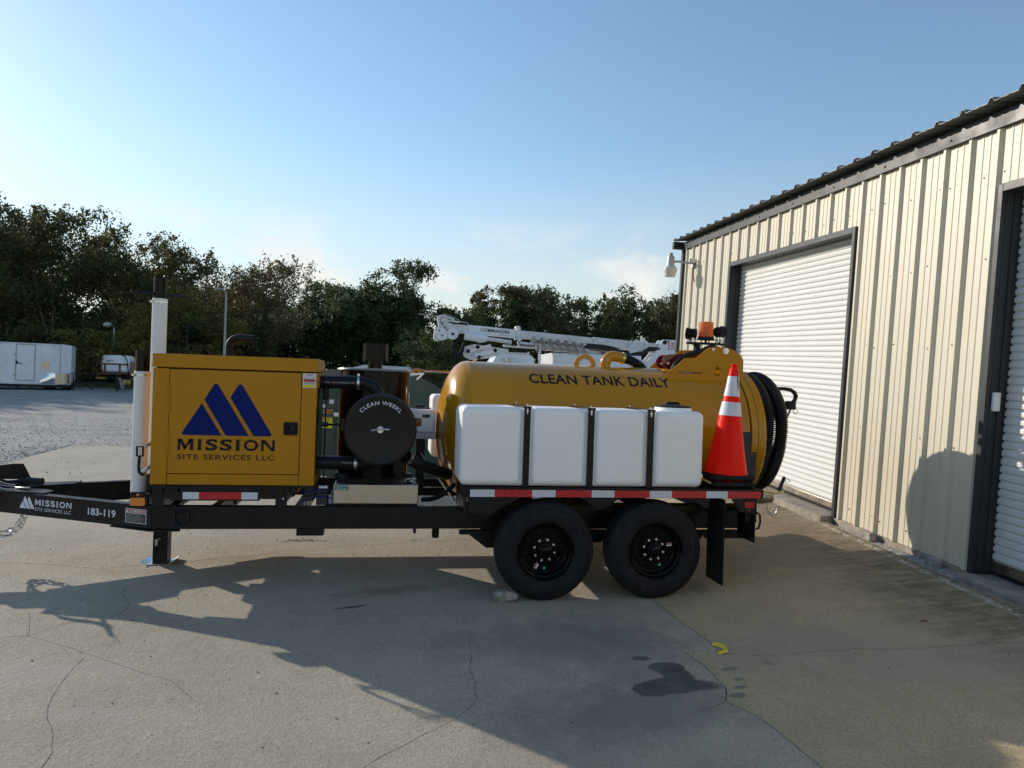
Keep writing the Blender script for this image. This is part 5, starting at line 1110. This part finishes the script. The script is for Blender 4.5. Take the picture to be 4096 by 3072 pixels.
cb = car_body(dt, [(1.35,gd+.55),(1.30,gd+1.10),(2.35,gd+1.25),(2.60,gd+1.83),(2.75,gd+2.05),(2.95,gd+2.13),(3.95,gd+2.14),(4.15,gd+2.06),(4.22,gd+1.8),(4.22,gd+.55)], Yd-.45, Yd+1.75, PAINTW, .10, gd+1.2, 'cab')
MB().plate([(2.78,gd+1.35),(2.92,gd+1.80),(3.78,gd+1.80),(3.78,gd+1.35)], (0,Yd-.37,0), X3, Z3, .05).build('cab_window', GLASS, cb)
MB().box(3.03,3.10,Yd-.62,Yd-.5,gd+1.75,gd+1.98).tube([(2.9,Yd-.45,gd+1.95),(3.4,Yd-.55,gd+1.95)], .02, 6).build('mirror', ZINC, cb, .01)
MB().tube([(3.2,Yd+.2,gd+2.2),(4.0,Yd+.2,gd+2.2)], .03, 10).lathe([(.07,0),(.03,.1)], (3.15,Yd+.2,gd+2.2), X3, 14).cyl((3.6,Yd+.2,gd+2.12),(3.6,Yd+.2,gd+2.22),.02,8).lathe([(.03,0),(.08,.12)], (3.98,Yd+.2,gd+2.2), X3, 14).build('air_horn', ZINC, cb)
for x in (2.0,6.6,7.7): road_wheel(dt, x, Yd-.5, gd+.5, .5, .3, PAINTW)

# ------------------------------------------------------------------ enclosed cargo trailer
ct = thing('cargo_trailer', 'white enclosed cargo trailer with a dented patched nose parked by the trees', 'trailer', (-17.2,33.,.65)); ct.rotation_euler = (0,0,R(16))
YG = 33.; gc = .64
cbd = MB().box(-24.5,-17.20,YG,YG+2.1,.90,2.90).add([(-17.20,YG,.90),(-17.20,YG,2.90),(-16.95,YG+.22,.93),(-16.95,YG+.22,2.86),(-16.95,YG+1.88,.93),(-16.95,YG+1.88,2.86),(-17.20,YG+2.1,.90),(-17.20,YG+2.1,2.90)], [(0,2,3,1),(2,4,5,3),(4,6,7,5),(1,3,5,7),(0,6,4,2)]).build('body', PAINTW, ct, .01)
MB().box(-24.5,-17.19,YG-.012,YG,2.82,2.905).build('roof_trim', WORN, ct, .004); MB().box(-24.5,-17.6,YG-.012,YG-.001,.90,.965).build('lower_trim', WORN, ct)
dr = MB().box(-19.19,-18.47,YG-.012,YG-.001,1.10,2.80).build('side_door', PAINTW, ct, .004)
fm = M('tan_door_trim',(.40,.35,.31),.5)
for q_ in ((-19.235,-19.19,1.06,2.85),(-18.47,-18.425,1.06,2.85),(-19.19,-18.47,2.80,2.85),(-19.19,-18.47,1.06,1.10)): MB().box(q_[0],q_[1],YG-.016,YG-.001,q_[2],q_[3]).build('door_trim', fm, dr)
for z in (1.34,2.34): MB().box(-19.30,-19.22,YG-.03,YG-.012,z-.05,z+.05).build('hinge', GREYP, dr, .004)
MB().box(-19.22,-19.14,YG-.04,YG-.012,1.88,2.02).beam((-19.16,YG-.05,1.92),(-18.95,YG-.05,1.90),.03,.03).build('door_latch', BLKM, dr, .004)
rv = MB()
for x in (-18.21,-17.28):
    for i in range(24): rv.cyl((x,YG-.006,1.05+i*.074),(x,YG,1.05+i*.074),.010,6)
tag(rv.build('rivets', GREYP, ct), None, kind='stuff')
# patched sheets, buckled nose guard
MB().plate([(-18.20,1.66),(-17.84,1.68),(-17.82,2.03),(-18.18,2.05)], (0,YG-.001,0), X3, Z3, .006).build('repair_patch', ALU, ct)
b = MB(); P = []
nx, nz_ = 9, 7
for j in range(nz_):
    for i in range(nx):
        u_, v_ = i/(nx-1), j/(nz_-1); xl = -18.22+.36*max(0,v_-.25)*1.2; x = xl+(-17.585-xl)*u_; P.append((x, YG-.012-.05*math.sin(3.1*u_)*math.sin(2.6*v_+.3)-.02*random.random(), .93+.53*v_))
b.add(P, [(j*nx+i,j*nx+i+1,(j+1)*nx+i+1,(j+1)*nx+i) for j in range(nz_-1) for i in range(nx-1)]); b.build('buckled_sheet', CHROME, ct, smooth=60)
MB().add([(-17.58,YG-.008,.95),(-17.20,YG-.008,.95),(-16.94,YG+.21,.97),(-16.94,YG+.21,1.46),(-17.20,YG-.008,1.47),(-17.58,YG-.008,1.48)], [(0,1,4,5),(1,2,3,4)]).build('stone_guard', ALU, ct)
MB().box(-17.42,-17.36,YG-.01,YG-.001,1.35,2.8).build('corner_strip', GREYP, ct)
text('lettering', 'RENTAL', plain(-21.6,-20.02,2.08,2.26,YG-.004), LDARK, ct, .02) if False else text('lettering', 'A', plain(-20.25,-20.02,2.18,2.33,YG-.004), LDARK, ct, .02); text('lettering', 'N', plain(-20.25,-20.02,1.96,2.12,YG-.004), LDARK, ct, .02)
MB().box(-24,-16.9,YG+.05,YG+2.05,.78,.90).build('chassis', BLK, ct); MB().box(-17.5,-16.9,YG-.01,YG+.2,.80,.93).build('nose_sill', BLK, ct)
for x in (-21.2,-20.35): road_wheel(ct, x, YG-.02, gc+.33, .34, .22, PAINTW)
fe = MB(); O = [(-20.78+1.0*math.cos(R(a)), .98+.42*math.sin(R(a))) for a in range(0,181,12)]; I = [(-20.78+.86*math.cos(R(a)), .98+.34*math.sin(R(a))) for a in range(180,-1,-12)]
fe.plate(O+I, (0,YG,0), X3, Z3, .10).build('mudguard', PAINTW, ct, .01)
for x in (-17.95,-17.2): MB().lathe([(.2,0),(.33,-.01),(.34,.04),(.34,.2),(.2,.22)], (x,YG+1.2,gc+.3), Y3, 24).build('spare_tyre', RUB, ct)
tn = MB().beam((-16.95,YG+.35,1.00),(-14.8,YG+.95,1.05),.08,.12).beam((-16.95,YG+1.75,1.00),(-14.8,YG+1.1,1.05),.08,.12).box(-16.95,-14.7,YG+.0,YG+.06,1.48,1.52).build('tongue', BLK, ct)
MB().box(-14.95,-14.85,YG+.0,YG+.1,gc,1.50).build('jack_post', BLK, ct, .004); MB().box(-16.85,-16.80,YG,YG+.08,gc,1.45).build('support_leg', BLK, ct, .004)
chain([(-14.8,YG,1.3),(-14.72,YG,.95),(-14.66,YG,.8),(-14.60,YG,1.0),(-14.55,YG,1.3)], 'safety_chain', 1.9, GREYP, ct)
for k in ct.children:
    if k.name.startswith('safety_chain'): pass
# ------------------------------------------------------------------ tank trailer, cars, clutter under the trees
sp = thing('tank_trailer', 'white plastic liquid tank strapped on a small yellow trailer under the trees', 'trailer', (-16.4,37.,.74))
ys = 37.; sg = .74
wk = MB().box(-17.05,-15.66,ys,ys+1.2,1.60,2.56).build('liquid_tank', POLY, sp, .16, seg=6)
MB().box(-17.09,-15.62,ys-.04,ys,2.02,2.10).box(-16.88,-16.78,ys-.03,ys,1.54,2.02).box(-16.12,-16.02,ys-.03,ys,1.54,2.02).box(-17.2,-15.55,ys-.05,ys+1.3,1.50,1.56).build('tank_cradle', WOODM, sp, .006)
text('lettering', 'Snyder', plain(-16.66,-16.38,2.20,2.28,ys-.004), LDARK, sp, .02)
MB().tube([(-15.95,ys-.05,2.56),(-15.78,ys-.06,2.50),(-15.68,ys-.06,2.2),(-15.62,ys-.06,1.75),(-15.58,ys-.06,1.3)], .03, 8).build('hose', BLKM, sp); MB().box(-15.66,-15.3,ys+.3,ys+.9,1.56,2.25).build('pump_housing', TANW, sp, .05)
MB().box(-17.3,-15.3,ys,ys+1.2,1.22,1.32).build('trailer_frame', M('dull_yellow_paint',(.40,.25,.05),.5,.2,3), sp); MB().box(-16.0,-15.45,ys-.06,ys,.95,1.22).build('toolbox', M('dull_yellow_box',(.40,.25,.05),.5,.2,3), sp, .01)
for x in (-16.5,-15.72): road_wheel(sp, x, ys-.05, sg+.33, .33, .22, ZINC)
pc = thing('parked_car', 'dark blue car seen nose on in the shade under the trees', 'car', (-17.,39.,.78))
cgz = .78
cbx = car_body(pc, [(38.4,cgz+.30),(38.35,cgz+.62),(38.6,cgz+.80),(39.4,cgz+.95),(40.1,cgz+1.40),(41.6,cgz+1.42),(42.3,cgz+1.0),(42.7,cgz+.95),(42.75,cgz+.35)], -18.55, -16.75, CARB, .16, cgz+.8)
for v in cbx.data.vertices: v.co.x, v.co.y = v.co.y, v.co.x
cbx.data.flip_normals()
MB().add([(-18.3,39.45,cgz+.99),(-17.0,39.45,cgz+.99),(-17.1,40.05,cgz+1.38),(-18.2,40.05,cgz+1.38)], [(0,1,2,3)]).build('windscreen', GLASS, pc)
for x in (-18.35,-16.95): MB().sphere((x,38.42,cgz+.66),.15,.05,.07,14,8).build('headlight', GLASS, pc)
MB().box(-17.75,-17.35,38.30,38.34,cgz+.42,cgz+.53).build('number_plate', LWHT, pc); MB().box(-18.1,-17.2,38.32,38.35,cgz+.56,cgz+.66).build('grille', BLKM, pc, .01)
for x in (-18.5,-17.0): MB().lathe([(.18,0),(.3,0),(.31,.03),(.31,.18),(.3,.2)], (x,38.9,cgz+.30), X3, 20).build('wheel', RUB, pc)
pk = thing('pickup_truck', 'white pickup truck with a red tail lamp hidden behind the white storage tubes', 'truck', (-14.2,39.,.78))
car_body(pk, [(-15.50,cgz+.45),(-15.50,cgz+1.02),(-13.6,cgz+1.05),(-13.5,cgz+1.0),(-13.45,cgz+1.75),(-12.2,cgz+1.75),(-11.7,cgz+1.15),(-10.6,cgz+1.05),(-10.5,cgz+.45)], 38.6, 40.5, PAINTW, .08, cgz+1.)
MB().box(-15.53,-15.44,38.58,38.66,cgz+.72,cgz+.98).build('tail_lamp', RLENS, pk, .01); MB().box(-15.66,-15.5,38.65,40.4,cgz+.45,cgz+.58).build('bumper', CHROME, pk, .02)
MB().plate([(-13.35,cgz+1.15),(-13.32,cgz+1.62),(-12.3,cgz+1.62),(-11.95,cgz+1.15)], (0,38.63,0), X3, Z3, .02).build('side_window', GLASS, pk)
for x in (-14.7,-11.4): road_wheel(pk, x, 38.55, cgz+.38, .38)
pl = thing('timber_pallets', 'stack of brown timber pallets beside the liquid tank under the trees', 'pallets', (-18.4,39.5,.79))
for i in range(5):
    z = .80+i*.15
    for j in range(5): MB().box(-19.0,-17.9,39.4+j*.24,39.56+j*.24,z+.11,z+.135).build('plank', WOODM, pl)
    MB().box(-19.0,-18.92,39.4,40.5,z,z+.11).box(-18.0,-17.92,39.4,40.5,z,z+.11).build('bearer', WOODM, pl)

# ------------------------------------------------------------------ lamp posts
def lamp_post(x, y, h, label, arm, mat=GREYP):
    z = gz(x,y)-.05; t_ = thing('lamp_post', label, 'lamp post', (x,y,z), 'lamp posts at the edge of the yard')
    MB().lathe([(.09,0),(.06,h)], (x,y,z), Z3, 12).build('post', mat, t_)
    if arm == 1:
        MB().tube([(x,y,z+h),(x-.03,y,z+h+.15),(x-.14,y,z+h+.30),(x-.30,y,z+h+.36)], .04, 8).build('arm', mat, t_); MB().box(x-.62,x-.28,y-.07,y+.07,z+h+.30,z+h+.38).build('lamp_head', GREYP, t_, .03)
    elif arm == 2:
        MB().tube([(x,y,z+h),(x-.10,y-.1,z+h+.15),(x-.22,y-.3,z+h+.17)], .03, 8).build('arm', mat, t_); MB().sphere((x-.24,y-.34,z+h+.12),.25,.25,.15,14,8).build('lamp_head', LENSW, t_)
lamp_post(-11.28, 40., 5.75, 'tall pale lamp post in front of the brown leaning tree', 1, M('pale_post',(.40,.38,.30),.6)); lamp_post(-17.5, 40., 3.5, 'short lamp post with a round head above the white liquid tank', 2); lamp_post(1.36, 40., 2.75, 'slim dark post behind the boom tip of the digger truck', 0, BARK)
# ------------------------------------------------------------------ trees
TR = np.random.default_rng(5)
def quads(cent, size, asp, droop=0.):
    """leaf sized faces: one four-sided leaf per centre, random lie"""
    n = len(cent); a = TR.normal(size=(n,3)); a[:,2] -= droop; a /= np.linalg.norm(a,axis=1)[:,None]
    b = TR.normal(size=(n,3)); b -= a*(a*b).sum(1)[:,None]; b /= np.linalg.norm(b,axis=1)[:,None]
    s = (size*TR.uniform(.6,1.35,n))[:,None]
    V = np.stack([cent-a*s, cent+b*s*asp-a*s*.1, cent+a*s, cent-b*s*asp-a*s*.1], 1).reshape(-1,3)
    return V
def leaves(name, V, mat, parent):
    n = len(V)//4; me = bpy.data.meshes.new(name); me.vertices.add(len(V)); me.vertices.foreach_set('co', V.astype(np.float32).ravel())
    me.loops.add(n*4); me.polygons.add(n); me.loops.foreach_set('vertex_index', np.arange(n*4, dtype=np.int32)); me.polygons.foreach_set('loop_start', np.arange(0,n*4,4, dtype=np.int32))
    me.update(calc_edges=True); me.materials.append(mat); o = bpy.data.objects.new(name, me); COL.objects.link(o); attach(o, parent); return o
def tree(label, x, y, top, w, mat, n=9000, leaf=.11, lean=0., base=.22, sparse=0., shape='round', stems=1, name='broadleaf_tree', tips=1., dense=2.1):
    n = int(n*dense); leaf *= .80; z0 = gz(x, min(y,75))-.1; h = top-z0; t_ = thing(name, label, 'tree', (x,y,z0), 'trees along the edge of the yard')
    tb = MB(); ends = []
    for st in range(stems):
        sx = TR.uniform(-.3,.3) if stems > 1 else 0; ln = lean+ (TR.uniform(-.25,.25) if stems > 1 else 0)
        P = [Vector((x+sx+ln*h*.55*(k/5)**1.3+TR.normal()*.05*h*.15, y+TR.normal()*.12, z0+h*.72*k/5)) for k in range(6)]
        r0 = .017*h/(stems**.5)
        tb.tube(P, [r0*(1-.15*k) for k in range(6)], 8)
        nb = max(4, int(11/stems))
        for b_ in range(nb):
            f = base+(.95-base)*(b_+TR.random())/nb; i = min(int(f*5),4); p = P[i].lerp(P[i+1], f*5-i); a = TR.uniform(0,6.283)
            prof = {'round': math.sin(math.pi*min(1,max(.08,(f-base*.6)/(1.12-base*.6))))**.6, 'vase': .45+.75*f, 'cone': 1.15-f*.8}[shape]
            L = w*.5*prof*TR.uniform(.7,1.1); rise = L*TR.uniform(.25,.9)+h*.05
            q = p+Vector((math.cos(a)*L+lean*h*.15, math.sin(a)*L, rise)); q.z = min(q.z, z0+h*.98); m = p.lerp(q,.5)+Vector((0,0,-.1*L)); tb.tube([p,m,q], [r0*.42*(1-f*.5),r0*.28*(1-f*.5),r0*.10], 6)
            ends += [(m.lerp(q,.25), L*.30),(q, L*.34)]
            for s_ in range(5):
                a2 = TR.uniform(0,6.283); l2 = L*TR.uniform(.25,.6); o = m.lerp(q, TR.uniform(.1,1)); e_ = o+Vector((math.cos(a2)*l2, math.sin(a2)*l2, l2*TR.uniform(-.25,.9))); e_.z = min(e_.z, z0+h)
                tb.tube([o, o.lerp(e_,.5)+Vector((0,0,.04*l2)), e_], [r0*.11,r0*.07,r0*.025], 4); ends.append((e_, l2*.55+.12))
        ends.append((P[-1], w*.13)); ends.append((P[-1]+Vector((0,0,h*.12)), w*.12)); ends.append((P[-1]+Vector((0,0,h*.22)), w*.08))
    tb.build('trunk', BARK, t_, smooth=60)
    C_ = np.array([tuple(e[0]) for e in ends]); Rr = np.array([e[1] for e in ends]); wt_ = np.clip(Rr,.2,None)**2; wt_ /= wt_.sum()
    # leaf clumps: sprays of leaves about each branch end, uneven and with gaps between
    nc = max(90, n//34); ci = TR.choice(len(C_), nc, p=wt_); d = TR.normal(size=(nc,3)); d /= np.linalg.norm(d,axis=1)[:,None]
    cc = C_[ci]+d*(Rr[ci]*TR.random(nc)**.45*1.25)[:,None]*np.array([1,1,.85]); cc[:,2] = np.minimum(cc[:,2], z0+h*TR.uniform(.95,1.03,nc))
    keep = TR.random(nc) > sparse; cc = cc[keep]
    k = TR.integers(0,len(cc),n); spread = TR.uniform(.16,.36,len(cc))*max(.6,w/7)
    L_ = cc[k]+TR.normal(size=(n,3))*spread[k][:,None]*np.array([1,1,.75])
    if tips:    # a few upright shoots breaking the outline
        m = int(n*.04*tips); up = cc[cc[:,2] > np.quantile(cc[:,2],.72)]; kk = TR.integers(0,len(up),max(1,m//14)); S_ = up[kk]
        for s_ in S_:
            hh = TR.uniform(.2,.6)*min(1,w/6); dx = TR.normal(size=2)*.16; tt = TR.random(14); L_ = np.concatenate([L_, s_+np.stack([dx[0]*tt,dx[1]*tt,hh*tt],1)+TR.normal(size=(14,3))*.06])
    L_[:,2] = np.maximum(L_[:,2], z0+.15)
    leaves('crown', quads(L_, leaf, .5, .25), mat, t_); return t_
tree('massive olive brown tree rising behind the rear half of the white cargo trailer', -26.5, 43.4, 11.0, 10.5, LEAF_O, 21000, .14, .0, .10, .12, dense=1.5, tips=2)
tree('tall tree with upright feathery shoots standing above the cargo trailer side door', -21.3, 41.5, 11.3, 8.5, LEAF_O, 17000, .13, .02, .10, .18, 'vase', 2, tips=4, dense=1.15)
tree('tall thin leaved tree above the gap between cargo trailer and liquid tank', -18.6, 43.6, 10.5, 8., LEAF_O, 12500, .125, .08, .15, .22, 'vase', 2, tips=3, dense=1.15)
tree('open airy tree with sky between its leaves, above the white liquid tank', -16.7, 45.2, 8.8, 5.2, LEAF_M, 6000, .115, .04, .15, .2, 'vase', 2, tips=2)
tree('yellowish green tree directly behind the tall white storage tube', -13.9, 41.0, 6.6, 5.2, LEAF_Y, 5200, .11, .0, .1, .15, 'round', 3)
tree('low bright yellow green bush between cargo trailer and liquid tank', -17.6, 38.4, 3.75, 3.6, LEAF_Y, 3600, .10, 0, .05, .1, 'round', 4, 'bush')
tree('small yellow green bush behind the pallets', -15.2, 40.2, 3.4, 2.8, LEAF_Y, 2000, .10, 0, .05, .15, 'round', 4, 'bush')
tree('dark green tree between the tall white storage tube and the tall pale lamp post', -17.0, 60.2, 9.7, 6.5, LEAF_D, 9500, .16, 0, .12)
tree('brown leafed tree with bare fanning branches leaning over the engine exhaust pipe', -11.9, 47.0, 8.5, 8.2, LEAF_B, 9500, .11, .16, .12, .12, 'vase', 4, tips=2.5)
tree('bright yellow green leaning sapling at the foot of the brown leaning tree', -12.3, 44.6, 5.0, 3.6, LEAF_Y, 3200, .10, .22, .05, .15, 'vase', 3)
tree('dark green rounded tree between the brown leaning tree and the black canister', -7.9, 58.7, 10.0, 8.2, LEAF_D, 12000, .17)
tree('tallest dark tree with a heavy lopsided head above the black canister', -2.9, 55.9, 11.3, 7.4, LEAF_D, 12500, .16, .03, .15)
tree('dark tree with a low shoulder crowding the tallest lopsided tree', -6.0, 56.5, 9.6, 6.2, LEAF_D, 9000, .16)
tree('low dark tree in the dip of the skyline behind the boom tip rope', .6, 61.3, 7.6, 5.0, LEAF_D, 6500, .17)
tree('small bright green tree standing close behind the dumpster lid', .9, 38.5, 4.5, 3.7, LEAF_M, 4600, .11, 0, .06)
tree('lighter green tree behind the boom tip', 2.9, 52.0, 8.6, 5.2, LEAF_M, 7500, .14, 0, .1)
tree('thin tree with bare twigs showing above the boom lettering', 5.6, 56.4, 10.1, 4.0, LEAF_B, 3600, .13, .0, .25, .35, 'vase', 2, tips=3)
tree('rounded dark green tree behind the middle of the boom', 8.7, 53.8, 9.6, 6.6, LEAF_D, 10500, .15)
tree('brownish twiggy tree between two dark trees behind the auger', 12.4, 51.1, 9.2, 5.2, LEAF_B, 6000, .13, 0, .15, .15, 'vase', 2, tips=2)
tree('broad dark green tree behind the rear of the boom', 16.2, 54.5, 9.6, 6.0, LEAF_D, 9500, .15)
tree('brown tinged tree touching the corner of the metal building', 19.2, 48.5, 8.6, 6.4, LEAF_O, 8500, .13, -.04, .1, .1)
tree('dark tree mostly hidden behind the corner of the metal building', 23.5, 54., 10.0, 7., LEAF_D, 8500, .16)
tree('dark tree filling the back row behind the brown leaning tree', -13.6, 64., 9.3, 7.4, LEAF_D, 9000, .18)
tree('dark tree filling in behind the massive olive brown tree', -31., 56., 11., 11., LEAF_D, 11000, .2, 0, .08); tree('dark tree filling in behind the tall feathery tree', -23.5, 57., 10.5, 9.5, LEAF_D, 10000, .2, 0, .08)
tree('olive tree standing past the rear end of the cargo trailer', -36., 47., 13., 12., LEAF_O, 9000, .18, 0, .12); tree('broad tree farthest past the rear end of the cargo trailer', -46., 50., 14., 13., LEAF_O, 8000, .20, 0, .1)
# unbroken undergrowth closing the gaps low down between the trunks
def thicket(label, x0, x1, y, top, n, leaf, mat):
    xs = TR.uniform(x0,x1,n); hh = top*(.62+.38*np.abs(np.sin(xs*.55)+.5*np.sin(xs*1.7+1))/1.5); z = 1.2*0+.02*y+TR.random(n)**.8*hh; ys_ = y+TR.normal(size=n)*1.6
    return tag(leaves('undergrowth', quads(np.stack([xs,ys_,z],1), leaf, .55, .2), mat, None), label, kind='stuff')
thicket('dense dark undergrowth behind the cargo trailer', -52, -10, 50., 6.2, 36000, .20, LEAF_D)
thicket('dense dark undergrowth behind the digger truck', -24, 34, 64., 6.2, 34000, .22, LEAF_D)
thicket('far dark wood closing the view behind all the trees', -95, 70, 78., 6.5, 26000, .34, LEAF_D)
# sparse grass tufts where gravel meets the trees
gp = np.stack([TR.uniform(-32,8,9000), 34+np.abs(TR.normal(size=9000))*6, np.zeros(9000)],1); gp[:,2] = .02*gp[:,1]-.0+TR.random(9000)*.22
tag(leaves('grass', quads(gp, .10, .25, 0), GRASS, None), 'patchy dry grass under the trees', kind='stuff')
